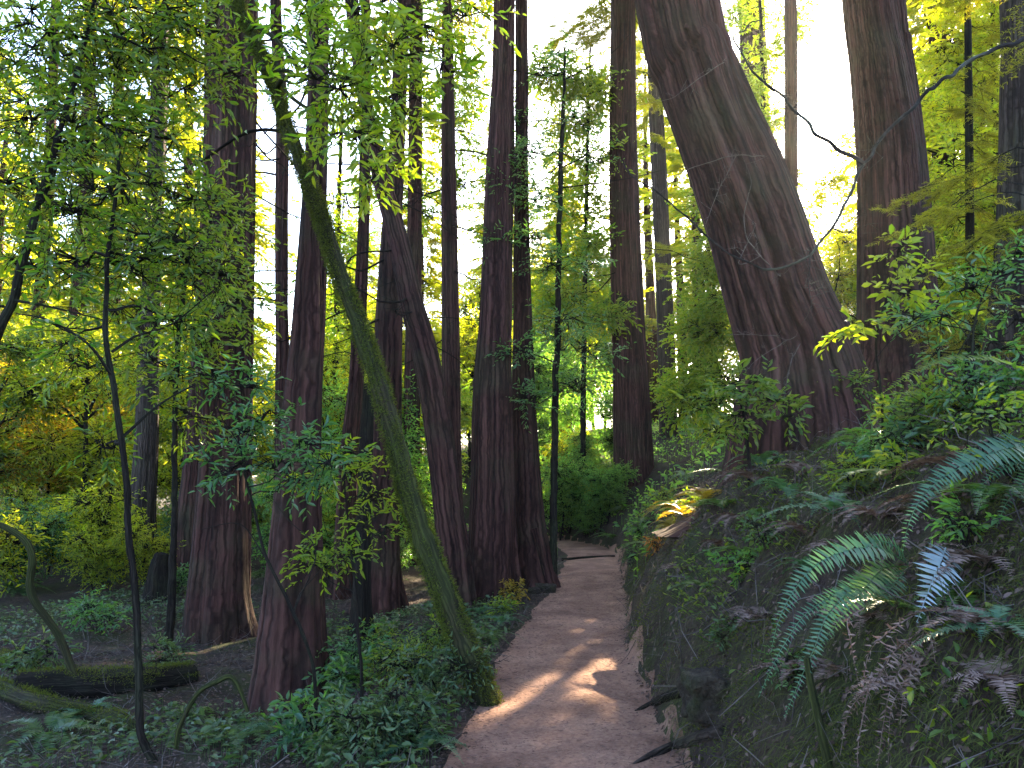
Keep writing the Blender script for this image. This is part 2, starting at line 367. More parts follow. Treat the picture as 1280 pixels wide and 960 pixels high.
# ------------------------------------------------------------------ the ground and the trail
def axis(segs):
    out = []
    for a, b, st in segs: out.append(np.arange(a, b, st))
    out.append([segs[-1][1]]); return np.concatenate(out)
gx = axis([(-220, -60, 12), (-60, -20, 2.5), (-20, -6, .5), (-6, -.8, .11), (-.8, 4, .045), (4, 8, .1), (8, 20, .5), (20, 60, 2.5), (60, 220, 12)])
gy = axis([(-40, -4, 2.5), (-4, 1, .4), (1, 9, .05), (9, 16, .1), (16, 30, .3), (30, 70, 1.5), (70, 320, 12)])
XX, YY = np.meshgrid(gx, gy); ZZ = ground(XX, YY)
g = Geo(); nx, ny = len(gx), len(gy)
i = (np.arange(ny-1)[:, None]*nx+np.arange(nx-1)[None]).ravel()
g.add(np.stack([XX, YY, ZZ], -1).reshape(-1, 3), np.stack([i, i+1, i+nx+1, i+nx], 1))
tag(g.build('ground', M['ground']), kind='structure')

yy = axis([(-8, 1, .3), (1, 12, .05), (12, 32, .15)])
tt = np.linspace(-1, 1, 41)
en = .16*(fbm(np.stack([yy*2.4, yy*0, yy*0], -1), 4, 21)-.5); en2 = .16*(fbm(np.stack([yy*2.4, yy*0+9, yy*0], -1), 4, 22)-.5)
wl = half(yy)-.02+en; wr = half(yy)+.03+en2
X = pc(yy)[:, None]+np.where(tt < 0, tt*wl[:, None], tt*wr[:, None]); Y = np.repeat(yy[:, None], 41, 1)
Z = ground(X, Y)+.004+.018*(1-np.abs(tt)**4)
g = Geo(); i = (np.arange(len(yy)-1)[:, None]*41+np.arange(40)[None]).ravel()
g.add(np.stack([X, Y, Z], -1).reshape(-1, 3), np.stack([i, i+1, i+42, i+41], 1))
tag(g.build('path', M['path']), kind='structure')

# ------------------------------------------------------------------ plant generators
def conifer_crown(g, rng, H0, H1, R, nb, org=(0, 0, 0), cullit=False, dens=1.0, leafL=.17, droop=.35, mi_leaf=0, mi_wood=1, azr=None):
    org = np.asarray(org, float); PP = []; DD = []; NN = []; LL = []; A = []; B = []; RA = []
    for b in range(nb):
        u = rng.random()**.9; h = H0+(H1-H0)*u
        L = R*((1-u)**.7)*rng.uniform(.55, 1.1)+.35
        if u < .12: L *= .75
        az = rng.uniform(0, 2*np.pi) if azr is None else rng.uniform(*azr)
        d0 = np.array([math.cos(az), math.sin(az), 0]); up = rng.uniform(-.1, .35)
        n = max(4, int(L/.28)); s = np.linspace(0, 1, n)
        P = np.array([0, 0, h])+d0*(s*L)[:, None]; P[:, 2] += L*(up*s-droop*s*s)
        P += rng.normal(0, .03, P.shape); P[0] = [0, 0, h]
        A.append(P[:-1]); B.append(P[1:]); RA.append(np.linspace(.03, .006, n-1)*(.5+.25*L))
        side = np.array([-d0[1], d0[0], 0])
        nt_ = max(6, int(L/.10*dens)); st = rng.uniform(.18, 1, nt_)
        bp = np.stack([np.interp(st, s, P[:, k]) for k in range(3)], -1)
        sg = np.where(rng.random(nt_) < .5, -1, 1)
        tl = (.22+.42*L/3)*(1-.55*st)*rng.uniform(.6, 1.2, nt_)
        td = d0*rng.uniform(.35, .9, nt_)[:, None]+side*(sg*rng.uniform(.5, 1, nt_))[:, None]+np.array([0, 0, 1.])*rng.uniform(-.55, .08, nt_)[:, None]
        td = unit(td)
        k = 5; q = np.linspace(.1, 1, k)
        lp = (bp[:, None]+td[:, None]*(q[None, :, None]*tl[:, None, None]))
        lp[..., 2] -= (q**2)[None]*tl[:, None]*.25
        for sd in (-1, 1):
            per = unit(np.cross(td, [0, 0, 1.]))*sd
            ld = td[:, None]*.75+per[:, None]*.65+rng.normal(0, .15, (nt_, k, 3))
            PP.append(lp.reshape(-1, 3)); DD.append(ld.reshape(-1, 3)); NN.append((np.array([0, 0, 1.])+rng.normal(0, .35, (nt_*k, 3))))
            LL.append(np.repeat(np.clip(tl, .15, .5)/.35*leafL, k)*rng.uniform(.7, 1.2, nt_*k))
    P = np.concatenate(PP)+org; D = np.concatenate(DD); N = np.concatenate(NN); L = np.concatenate(LL)
    A = np.concatenate(A)+org; B = np.concatenate(B)+org; RA = np.concatenate(RA)
    if cullit:
        k = cull(P); P, D, N, L = P[k], D[k], N[k], L[k]; k = cull((A+B)/2); A, B, RA = A[k], B[k], RA[k]
    inst(g, LONG, P, D, N, L, L*.30, mi_leaf)
    sticks(g, A, B, RA, RA*.8, mi_wood)

def twigs(rng, S0, D0, Ln, nl, leafL, spread=.9, hang=.15, flat=.5):
    """leaves set along twigs: returns P, D, N, L"""
    n = len(S0); q = np.linspace(.15, 1, nl)[None]+rng.uniform(-.05, .05, (n, nl))
    P = S0[:, None]+D0[:, None]*(q*Ln[:, None])[..., None]
    P[..., 2] -= (q**2)*Ln[:, None]*hang
    sd = unit(np.cross(D0, np.array([0, 0, 1.])+rng.normal(0, .3, (n, 3))))
    alt = np.where(np.arange(nl) % 2 == 0, 1, -1)[None, :, None]
    D = D0[:, None]*rng.uniform(.3, .9, (n, nl, 1))+sd[:, None]*alt*spread*rng.uniform(.5, 1, (n, nl, 1))+rng.normal(0, .22, (n, nl, 3))
    D[..., 2] -= .18
    N = np.array([0, 0, 1.])*flat+rng.normal(0, .4, (n, nl, 3))+unit(rng.normal(0, 1, (n, 1, 3)))*.35
    L = leafL*rng.uniform(.4, 1.2, (n, nl))*rng.uniform(.75, 1.3, (n, 1))
    return P.reshape(-1, 3), D.reshape(-1, 3), N.reshape(-1, 3), L.ravel()
def clump(g, gw, rng, c, r, nt_, nl, leafL, wr=.36, origin=None, cullit=False, squash=.7, tm=LEAF, mi=0, twig_r=.003, hang=.15):
    c = np.asarray(c, float)
    d = unit(rng.normal(0, 1, (nt_, 3))*[1, 1, .7])
    s0 = c+d*(rng.random((nt_, 1))**.6*r*.75)*[1, 1, squash]
    d0 = unit(d*.8+rng.normal(0, .5, (nt_, 3))+[0, 0, .05])
    ln = rng.uniform(.25, .6, nt_)*min(r, .9)+leafL
    P, D, N, L = twigs(rng, s0, d0, ln, nl, leafL, hang=hang)
    if cullit:
        k = cull(P); P, D, N, L = P[k], D[k], N[k], L[k]
    inst(g, tm, P, D, N, L, L*wr*2*.62, mi)
    o = c if origin is None else np.asarray(origin, float)
    e = s0+d0*ln[:, None]; e[:, 2] -= ln*hang
    kt = cull((s0+e)/2) if cullit else np.ones(len(s0), bool)
    sticks(gw, s0[kt], e[kt], twig_r, twig_r*.5)
    # limbs from the origin to the twigs
    k = max(3, nt_//9); idx = rng.integers(0, nt_, nt_)
    hubs = c+unit(rng.normal(0, 1, (k, 3)))*r*.35*[1, 1, squash]
    nearest = np.argmin(((s0[:, None]-hubs[None])**2).sum(-1), 1)
    kt = kt & cull((hubs[nearest]+s0)/2) if cullit else kt
    sticks(gw, hubs[nearest][kt], s0[kt], twig_r*1.8, twig_r)
    sticks(gw, np.repeat(c[None], k, 0), hubs, twig_r*3.2, twig_r*1.8)
def wob(rng, A, B, n=5, amp=.08):
    A = np.asarray(A, float); B = np.asarray(B, float); t = np.linspace(0, 1, n)[:, None]
    L = np.linalg.norm(B-A); P = A+(B-A)*t; J = rng.normal(0, amp*L, (n, 3)); J[0] = 0; J[-1] = 0
    return P+J

def frond(g, P, width, rng, npair=None, normal=(0, -.35, 1), tm=PINN, curl=0, rach=.004, wr=.22, up=0.12, base=.12):
    P, R = resample(P, np.full(len(P), rach), .01); 
    s = np.concatenate([[0], np.cumsum(np.linalg.norm(np.diff(P, axis=0), axis=1))]); L = s[-1]
    npair = npair or max(12, int(L/.019)); q = np.linspace(base, .99, npair)
    bp = np.stack([np.interp(q*L, s, P[:, k]) for k in range(3)], -1)
    T = unit(np.stack([np.interp(q*L, s, unit(np.gradient(P, axis=0))[:, k]) for k in range(3)], -1))
    N = np.asarray(normal, float)[None]-T*(T@np.asarray(normal, float))[:, None]; N = unit(N); Sd = np.cross(T, N)
    prof = np.clip((q-base+.04)/.16, 0, 1)**.6*np.clip((1.0-q)/.72, 0, 1)**.75
    pl = width*np.maximum(prof, .06)
    for sd in (-1, 1):
        D = Sd*sd+T*.32+N*up+rng.normal(0, .07+curl, (npair, 3))
        inst(g, tm, bp+rng.normal(0, .002, bp.shape), D, N+rng.normal(0, .12+curl, (npair, 3)), pl*rng.uniform(.74, 1.1, npair), np.maximum(pl*wr, .006))
    idx = np.arange(0, len(P), max(1, len(P)//24)); idx = np.unique(np.append(idx, len(P)-1))
    Q = P[idx]; rr = np.linspace(rach, rach*.25, len(Q)-1)
    sticks(g, Q[:-1], Q[1:], rr, rr*.9, 0)

# ------------------------------------------------------------------ redwoods and other trunks
TREES = {}
def trunk_tree(name, label, prof, d=None, mat='redwood', cat='tree', group=None, top=24, sides=64, step=.08, furrow=.03, fsp=.09, flute=.10,
               seed=1, extra=None, crown=None, branches=0, flare=.5, dd=0.0, sink=.35, taper=.35):
    """prof = [(px, py, width px), ...] from base to the top of the frame"""
    if d is None: d = hit(prof[0][0], prof[0][1])[1]
    rng = np.random.default_rng(seed)
    P = np.array([at(a, b, d+dd*k/(len(prof)-1)) for k, (a, b, c) in enumerate(prof)])
    R = np.array([c/2*((p-EYE)@FWD)*1.03/F for p, (a, b, c) in zip(P, prof)])
    hv = np.gradient(np.array([q[:2] for q in prof], float), axis=0); R = R*np.abs(hv[:, 1])/np.hypot(hv[:, 0], hv[:, 1])
    base = P[0].copy(); gz = float(ground(base[0], base[1]))
    low = P[0]-unit(P[1]-P[0])*max(sink, (P[0][2]-gz)+sink)
    P = np.vstack([low, P]); R = np.concatenate([[R[0]*1.08], R])
    if top > P[-1][2]+1:
        dirv = unit(P[-1]-P[-2]); dirv = unit(dirv*[.6, .6, 1]); rest = (top-P[-1][2])/dirv[2]
        r_ = R[-1]
        for f in (.33, .66, 1.0):
            P = np.vstack([P, P[-1]+dirv*rest*.33]); R = np.append(R, r_*(1-f*(1-taper)))
    t = thing(name, label, cat, (base[0], base[1], gz), group)
    sides = int(sides*1.5); g = Geo(); Pt, Rt, s = tube(g, P, R, sides, step, furrow, fsp, flute, seed, flare=flare)
    if extra:
        for e in extra:
            Pe = np.array([at(a, b, d+e.get('d', 0)) for a, b, c in e['prof']]); Re = np.array([c/2*((p-EYE)@FWD)*.985/F for p, (a, b, c) in zip(Pe, e['prof'])])
            if e.get('ground', True):
                Pe = np.vstack([Pe[0]-[0, 0, .5], Pe]); Re = np.append(Re[0]*1.1, Re)
            if e.get('top'):
                dv = unit(unit(Pe[-1]-Pe[-2])*[.6, .6, 1]); Pe = np.vstack([Pe, Pe[-1]+dv*(e['top']-Pe[-1][2])/dv[2]]); Re = np.append(Re, Re[-1]*.4)
            tube(g, Pe, Re, sides, step, furrow, fsp, flute, seed+50, flare=flare)
    tr = g.build('trunk', M[mat], t)
    if branches:
        for b in range(branches):
            k = rng.integers(int(len(Pt)*.2), int(len(Pt)*.55)); az = rng.uniform(0, 2*np.pi); L = rng.uniform(.8, 2.4)
            dv = np.array([math.cos(az), math.sin(az), rng.uniform(-.45, .3)])
            A = Pt[k]+unit(dv)*Rt[k]*.7; B = A+dv*L; B[2] -= L*.2
            gb = Geo(); W = wob(rng, A, B, 5, .05); rb = rng.uniform(.012, .022); tube(gb, W, np.linspace(rb, .004, 5), 6, .12)
            n = 7; q = rng.uniform(.3, 1, n); bp = np.stack([np.interp(q, np.linspace(0, 1, 5), W[:, j]) for j in range(3)], -1)
            sticks(gb, bp, bp+unit(rng.normal(0, 1, (n, 3))*[1, 1, .6])*rng.uniform(.15, .55, (n, 1)), .005, .002)
            gb.build('branch', M['darkbark'], t)
    if crown:
        gc = Geo(); top_ = Pt[-1]; H0 = crown.get('H0', 9); k0 = int(np.argmin(np.abs(Pt[:, 2]-H0))); o = Pt[k0]
        conifer_crown(gc, rng, 0, top_[2]-o[2], crown.get('R', 3), crown.get('n', 90), (o[0], o[1], o[2]), True, crown.get('dens', 1), crown.get('leafL', .19))
        gc.build('crown', [M[crown.get('mat', 'needle')], M['darkbark']], t)
    TREES[name+label] = (t, Pt, Rt)
    return t, Pt, Rt

CR = lambda H0=10, R=3, n=80, **k: dict(H0=H0, R=R, n=n, **k)
# right bank
big, bigP, bigR = trunk_tree('redwood_tree', 'massive redwood leaning left over the trail from the right bank', [(1010, 590, 205), (1006, 540, 190), (1003, 490, 170), (995, 440, 150), (972, 375, 138), (946, 290, 130), (923, 225, 127), (893, 150, 116), (868, 75, 112), (845, 0, 108)],
    d=8.0, sides=170, step=.035, furrow=.08, fsp=.12, flute=.06, seed=3, flare=.25, sink=.6, top=25, crown=CR(11, 3, 70))
sunT, sunP, sunR = trunk_tree('redwood_tree', 'thick redwood on the bank with the low sun at its left edge', [(1130, 540, 135), (1127, 440, 100), (1120, 350, 88), (1113, 200, 78), (1100, 90, 66), (1086, 0, 60)],
    d=11.5, sides=120, step=.05, furrow=.04, seed=7, top=26, crown=CR(11, 3, 70),
    extra=[dict(prof=[(1150, 500, 60), (1150, 350, 46), (1140, 200, 42), (1124, 60, 36), (1112, -40, 34)], d=.25, top=22)])
trunk_tree('redwood_tree', 'dark redwood trunk cut by the right edge above the ferns', [(1300, 560, 150), (1292, 450, 118), (1288, 350, 84), (1287, 270, 72), (1285, 100, 62), (1282, 0, 58)],
    d=8.6, sides=100, step=.06, furrow=.035, seed=9, top=24, mat='greybark', crown=CR(10, 3, 70))
# beyond the bend
trunk_tree('redwood_tree', 'upright redwood on the slope beyond the bend of the trail', [(795, 645, 54), (790, 500, 46), (785, 400, 42), (780, 250, 36), (778, 0, 31)], d=18.5, seed=11, sides=60, top=27, crown=CR(13, 3, 80), branches=9)
trunk_tree('redwood_tree', 'slim grey trunk between the bend and the massive leaning redwood', [(836, 560, 24), (832, 400, 22), (825, 250, 20), (818, 100, 18), (815, 0, 17)], d=27, seed=12, sides=28, step=.2, furrow=.03, top=28, crown=CR(15, 2.5, 80), mat='greybark')
trunk_tree('redwood_tree', 'hazy trunk showing just above the lean of the massive redwood', [(952, 480, 38), (948, 250, 34), (943, 100, 32), (938, 0, 31)], d=35, seed=13, sides=36, step=.2, furrow=.03, top=26, crown=CR(15, 2.2, 60))
trunk_tree('redwood_tree', 'thin far trunk standing in the white glare beside the sun', [(990, 470, 18), (989, 250, 17), (988, 0, 15)], d=21, seed=14, sides=20, step=.3, furrow=.02, top=28, crown=CR(19, 2, 50))
trunk_tree('redwood_tree', 'thin far trunk between the two thick redwoods on the right bank', [(1190, 480, 24), (1180, 300, 20), (1172, 100, 18), (1168, 0, 17)], d=24, seed=15, sides=24, step=.25, furrow=.02, top=26, crown=CR(9, 3, 110))
# the middle group
c1, c1P, c1R = trunk_tree('redwood_tree', 'tall straight redwood at the left edge of the trail, thickest of the central group', [(616, 748, 66), (616, 700, 60), (617, 605, 55), (617, 480, 50), (620, 400, 43), (624, 250, 37), (629, 100, 31), (631, 0, 28)], seed=17, sides=110, step=.05, furrow=.035, top=25, crown=CR(12, 2.8, 80))
c2, c2P, c2R = trunk_tree('redwood_tree', 'redwood grown tight against the right side of the tall straight one', [(668, 728, 48), (665, 690, 44), (661, 645, 40), (656, 530, 33), (654, 420, 27), (652, 300, 23), (652, 100, 18), (652, 0, 16)], d=11.5, seed=19, sides=80, step=.06, furrow=.03, top=22, crown=CR(12, 2.2, 60),
    extra=[dict(prof=[(684, 735, 14), (676, 700, 13), (668, 660, 12)], d=-.2)])
trunk_tree('redwood_tree', 'redwood trunk bent to the left just behind the mossy trunk', [(569, 748, 46), (566, 690, 42), (560, 640, 38), (548, 540, 36), (533, 450, 34), (515, 380, 32), (497, 300, 28), (475, 215, 24), (455, 115, 20), (440, 0, 18)], d=10.5, seed=21, sides=80, step=.06, furrow=.03, top=17, crown=CR(12, 2.2, 50), branches=7)
trunk_tree('redwood_tree', 'broad dark redwood behind the bent trunk and the moss', [(474, 748, 56), (476, 690, 50), (480, 600, 46), (484, 500, 42), (487, 400, 36), (490, 300, 28), (496, 200, 22), (505, 0, 18)], d=11.6, seed=23, sides=80, step=.06, furrow=.035, top=22, crown=CR(12, 2.6, 70), branches=9)
trunk_tree('redwood_tree', 'slender straight redwood left of the tall central one', [(567, 715, 28), (565, 560, 25), (563, 400, 22), (561, 250, 20), (559, 0, 16)], d=14.5, seed=25, sides=48, step=.1, furrow=.025, top=24, crown=CR(12, 2.5, 80), branches=9)
trunk_tree('redwood_tree', 'hazy slim trunk between the bent redwood and the slender one', [(512, 690, 24), (515, 500, 22), (518, 300, 19), (521, 0, 17)], d=17.5, seed=27, sides=36, step=.15, furrow=.025, top=25, crown=CR(12, 2.6, 90), branches=7)
trunk_tree('redwood_tree', 'slim redwood between the shaggy left trunk and the moss', [(429, 715, 30), (433, 640, 27), (437, 560, 24), (446, 450, 20), (455, 250, 16), (458, 0, 14)], d=12.8, seed=29, sides=44, step=.1, furrow=.025, top=22, crown=CR(11, 2.4, 80), branches=10)
trunk_tree('redwood_tree', 'hidden dark trunk at the foot of the shaggy left redwood', [(452, 790, 26), (453, 740, 22), (455, 660, 20), (458, 560, 18), (462, 480, 15)], d=9.0, seed=30, sides=36, step=.1, furrow=.02, top=3.6, mat='darkbark')
# left group
l1, l1P, l1R = trunk_tree('redwood_tree', 'shaggy redwood nearest the camera on the left, flared at its foot', [(361, 885, 104), (363, 830, 88), (368, 740, 76), (371, 680, 70), (375, 580, 60), (380, 500, 52), (386, 420, 46), (389, 350, 42), (392, 250, 36), (396, 100, 31), (398, 0, 29)], d=7.0, seed=31, sides=130, step=.04, furrow=.04, fsp=.085, top=23, crown=CR(10, 2.6, 70), branches=7)
trunk_tree('redwood_tree', 'narrow trunk at the left side of the shaggy redwood', [(352, 690, 24), (352, 620, 22), (353, 480, 20), (352, 300, 18), (353, 150, 16), (345, 0, 15)], d=12.6, seed=33, sides=44, step=.1, furrow=.025, top=22, crown=CR(11, 2.4, 70), branches=9)
trunk_tree('redwood_tree', 'twin stemmed redwood with a wide dark foot left of the shaggy one', [(268, 792, 78), (270, 740, 70), (275, 660, 64), (278, 560, 54), (276, 440, 46), (280, 300, 40), (284, 125, 36), (288, 0, 32)], d=10.2, seed=35, sides=100, step=.06, furrow=.04, top=24, crown=CR(11, 3, 80), branches=9,
    extra=[dict(prof=[(292, 785, 40), (294, 660, 40), (300, 440, 36), (304, 250, 33), (308, 125, 31), (311, 0, 29)], d=.12, top=22)])
trunk_tree('redwood_tree', 'redwood tucked behind the left side of the twin stemmed one', [(238, 715, 44), (240, 640, 38), (246, 560, 32), (256, 400, 26), (264, 200, 22), (268, 0, 20)], d=14, seed=37, sides=44, step=.12, furrow=.03, top=22, crown=CR(10, 2.6, 80))
trunk_tree('redwood_tree', 'grey brown trunk standing behind the leafy left saplings', [(178, 705, 34), (178, 640, 30), (183, 550, 28), (187, 400, 25), (196, 200, 21), (204, 0, 18)], d=15.5, seed=39, sides=48, step=.12, furrow=.025, top=25, crown=CR(10, 2.8, 90), mat='greybark', branches=9)
for k, (a, lab, dq) in enumerate([([(30, 640, 20), (45, 420, 16), (60, 250, 13), (70, 0, 11)], 'reddish far trunk nearest the left edge in the orange light', 27),
        ([(75, 630, 24), (92, 430, 19), (104, 300, 17), (115, 0, 14)], 'reddish leaning far trunk in the orange light, second from the left edge', 25),
        ([(130, 620, 20), (141, 430, 16), (146, 260, 14), (150, 0, 12)], 'straight reddish far trunk in the orange light beside the grey brown one', 29),
        ([(238, 600, 16), (236, 400, 14), (236, 0, 11)], 'faint far trunk between the grey brown trunk and the twin stemmed redwood', 30)]):
    trunk_tree('redwood_tree', lab, a, d=dq, seed=60+k, sides=24, step=.25, furrow=.025, top=20, crown=CR(7, 2.4, 80))

# ------------------------------------------------------------------ mossy leaning tree
def fuzz(g, rng, Pt, Rt, n, L=.02, w_=.006, side=None):
    k = rng.integers(0, len(Pt), n); T, X, Y = frames(Pt); a = rng.uniform(0, 2*np.pi, n)
    nrm = X[k]*np.cos(a)[:, None]+Y[k]*np.sin(a)[:, None]
    m = fbm(np.stack([np.cos(a)*1.6, np.sin(a)*1.6, k*.05], -1), 3, 44) > .46
    if side: m &= nrm[:, 2] > .05
    k, nrm = k[m], nrm[m]; n = len(k)
    P = Pt[k]+nrm*(Rt[k]*(.97+.06*rng.random(n)))[:, None]+rng.normal(0, .014, (n, 3))*.8
    D = nrm+rng.normal(0, .6, (n, 3))+[0, 0, -.2]
    inst(g, LONG, P, D, rng.normal(0, 1, (n, 3)), L*rng.uniform(.5, 1.6, n), w_)
rng = np.random.default_rng(5)
mossprof = [(612, 893, 50), (599, 850, 44), (575, 795, 43), (540, 705, 40), (512, 620, 37), (483, 515, 34), (457, 432, 31), (428, 352, 29), (401, 268, 27), (371, 190, 25), (346, 120, 24), (322, 55, 22), (296, 0, 20), (270, -50, 18)]
dm = hit(605, 880)[1]
P = np.array([at(a, b, dm+.25*k/13) for k, (a, b, c) in enumerate(mossprof)]); R = np.array([c/2*((p-EYE)@FWD)*.97/F*.72 for p, (a, b, c) in zip(P, mossprof)])
base = np.array([P[0][0], P[0][1], float(ground(P[0][0], P[0][1]))])
P = np.vstack([P[0]-unit(P[1]-P[0])*.3, P]); R = np.append(R[0]*1.1, R)
mt = thing('mossy_tree', 'slim trunk furred with green moss leaning left from the trail edge', 'tree', base)
g = Geo(); Pt, Rt, s = tube(g, P, R, 48, .025, .010, .05, .16, 41, lump=.022); 
lim = [wob(rng, Pt[int(len(Pt)*f)], at(a, b, dm+q), 6, .05) for f, a, b, q in ((.97, 420, -30, -.6), (.9, 470, 110, -.7), (.86, 500, 175, -.4), (.95, 360, -60, .4), (.84, 400, 90, -.8), (.8, 560, 60, -.3))]
for W in lim: tube(g, W, np.linspace(.022, .007, 6), 7, .08)
tr = g.build('trunk', M['mossbark'], mt)
g = Geo(); fuzz(g, rng, Pt[12:], Rt[12:], 60000, .022, .006); g.build('moss', M['moss'], tr)
g = Geo(); gw = Geo()
for (a, b, q, r, n) in ((420, 110, -.7, .42, 60), (470, 60, -.6, .42, 55), (500, 130, -.5, .38, 55), (445, 175, -.6, .34, 45), (395, 60, -.5, .4, 50), (530, 40, -.4, .4, 45), (380, 10, -.4, .4, 45), (465, 5, -.6, .45, 55), (560, 90, -.3, .3, 30), (470, 220, -.5, .2, 18), (345, 40, .1, .3, 25), (580, 20, -.2, .35, 40)):
    clump(g, gw, rng, at(a, b, dm+q), r, int(n*.6), 9, .10, wr=.26, squash=.5, tm=LEAF, hang=.25)
cr = g.build('crown', M['sunny'], mt); gw.build('twigs', M['darkbark'], cr)

# ------------------------------------------------------------------ saplings and leafy trees with hand-placed stems
def stem_tree(name, label, cat, stem, d, clumps, cullit=False, tr_=.003, leaf='bay', wood='darkbark', leafL=.10, wr=.26, seed=1, limb=.012, dens=60, nl=7, top_extra=(), group=None, ground_it=True, squash=.7, attach=None):
    rng = np.random.default_rng(seed)
    P = np.array([at(a, b, d+(q[0] if q else 0)) for a, b, c, *q in stem]); R = np.array([c/2*((p-EYE)@FWD)/F for p, (a, b, c, *q) in zip(P, stem)])
    base = P[0].copy()
    if ground_it:
        gz = float(ground(base[0], base[1])); base[2] = gz; P = np.vstack([[P[0][0], P[0][1], gz-.2], P]) if P[0][2] > gz-.1 else P; R = np.append(R[0]*1.2, R) if len(P) > len(R) else R
    t = thing(name, label, cat, base, group)
    P, R = resample(P, R, .16); R = R*.85; P[2:-1] += rng.normal(0, 1, (len(P)-3, 3))*np.minimum(.006, R[2:-1]*.2)[:, None]
    g = Geo(); gl = Geo(); gw = Geo(); Pt, Rt, s = tube(g, P, R, 12, .04, .003, .03, .12, seed, lump=R.mean()*.3)
    for e in top_extra:
        W = np.array([at(a, b, d+q) for a, b, q in e]); tube(g, W, np.linspace(limb, limb*.35, len(W)), 6, .06, lump=limb*.2, seed=seed+3)
    for (a, b, q, r, *m) in clumps:
        c = at(a, b, d+q); n = int((m[0] if m else 1)*dens*r/.45)
        j = int(np.argmin(((Pt-c)**2).sum(1)+np.where(Pt[:, 2] > c[2]+.1, 1.5, 0)))
        W = wob(rng, Pt[j], c, 6, .06); W[1:-1, 2] += .04*np.linalg.norm(c-Pt[j]); tube(g, W, np.linspace(min(limb, Rt[j]*.8), limb*.35, 6), 6, .08)
        clump(gl, gw, rng, c, r, n, nl, leafL, wr=wr, squash=squash, cullit=cullit)
    tr = g.build('trunk', M[wood], t)
    cr = gl.build('crown', M[leaf], t)
    if gw.n: gw.build('twigs', M['darkbark'], cr)
    return t
d_ = hit(190, 952)[1]
stem_tree('sapling', 'slim dark sapling with a wavering stem in front of the left clearing', 'sapling', [(192, 955, 15), (176, 915, 13), (173, 805, 12), (163, 680, 11), (155, 580, 10), (142, 480, 9), (133, 425, 8), (135, 320, 7), (146, 240, 6), (150, 170, 4)], d_,
    [(150, 230, .1, .55), (95, 260, .3, .5), (215, 300, .2, .5), (240, 250, .6, .5), (160, 330, .2, .4, .7), (70, 330, .2, .45, .8), (255, 340, .5, .45, .9), (120, 150, .2, .5), (190, 170, .4, .45), (215, 400, .4, .35, .7), (95, 420, .1, .3, .5), (130, 560, .3, .22, .4)], seed=71, leafL=.085,
    top_extra=[[(140, 440, 0), (170, 420, .1), (215, 405, .2), (270, 360, .4)], [(155, 545, 0), (200, 505, .1), (245, 480, .2)], [(140, 470, 0), (110, 430, -.1), (60, 400, -.1), (20, 392, 0)]])
stem_tree('bay_tree', 'leafy tree with a forked dark stem leaning in at the upper left edge', 'tree', [(-80, 800, 26), (-60, 640, 20), (-25, 480, 17), (15, 375, 13), (50, 250, 11), (75, 165, 9), (100, 75, 7), (115, 10, 6), (125, -40, 5)], 5.6,
    [(40, 150, .2, .6), (120, 90, .3, .6), (60, 40, 0, .6), (180, 60, .4, .55), (140, 20, .2, .6), (10, 230, .2, .5, .8), (95, 190, .5, .5, .8), (230, 110, .6, .45, .8), (20, 80, .5, .6), (210, 10, .5, .5), (255, 40, .6, .4, .7), (30, 330, .4, .4, .6), (290, 90, .5, .3, .6)], seed=73, leafL=.095,
    top_extra=[[(50, 250, 0), (40, 215, -.05), (36, 208, -.05)], [(52, 255, 0), (75, 200, .1), (85, 185, .1), (82, 170, .12)], [(15, 375, 0), (60, 383, -.1), (130, 400, -.2)], [(5, 383, 0), (-40, 380, 0)]])
stem_tree('bay_tree', 'dark leafy tree filling the gap above the twin stemmed redwood', 'tree', [(215, 735, 12), (218, 640, 9), (220, 480, 8), (230, 360, 7), (245, 260, 6), (250, 180, 4)], 9.2,
    [(235, 330, 0, .9, .9), (170, 400, .3, .8, .8), (265, 420, -.2, .6, .8), (210, 460, 0, .7, .7), (280, 270, -.2, .6, .8), (160, 300, .5, .8, .8), (110, 460, .5, .7, .8), (290, 380, -.5, .5, .7), (240, 520, -.2, .5, .6)], seed=75, leafL=.11)
stem_tree('tanoak_shrub', 'spindly shrub with blue green leaves before the shaggy redwood', 'shrub', [(395, 860, 6), (385, 810, 6), (367, 765, 6), (345, 720, 5), (330, 690, 5), (318, 640, 4), (312, 615, 4), (305, 590, 3)], 5.3,
    [(290, 585, 0, .22), (350, 575, .1, .26), (385, 555, 0, .2), (330, 520, .2, .24, .8), (300, 540, .2, .2), (410, 580, -.1, .18), (375, 600, .1, .2, .6), (265, 470, .3, .25, .8), (310, 480, .3, .25, .7)], seed=77, leafL=.075, leaf='teal', limb=.005, dens=50,
    top_extra=[[(367, 765, 0), (375, 742, 0), (392, 722, -.05), (412, 700, -.1)], [(330, 695, 0), (300, 655, 0), (250, 662, 0)], [(367, 765, 0), (395, 690, .0), (360, 650, 0), (340, 622, 0)]])
stem_tree('tanoak_shrub', 'bright leaved shrub between the shaggy redwood and the mossy trunk', 'shrub', [(452, 850, 6), (448, 790, 6), (442, 720, 5), (436, 660, 4), (430, 600, 3)], 5.9,
    [(395, 705, 0, .22), (440, 690, .1, .2, .8), (385, 690, .0, .16, .8), (440, 590, .2, .26), (465, 620, .2, .22, .8), (405, 600, .1, .25), (480, 665, .1, .18, .7), (430, 570, .1, .2), (455, 655, .1, .2, .6)], seed=79, leafL=.075, leaf='sunny', limb=.005, dens=46,
    top_extra=[[(444, 740, 0), (410, 725, 0), (400, 700, 0)], [(446, 770, 0), (430, 700, 0), (410, 670, .0), (402, 640, 0)]])
ps = hit(691, 735)
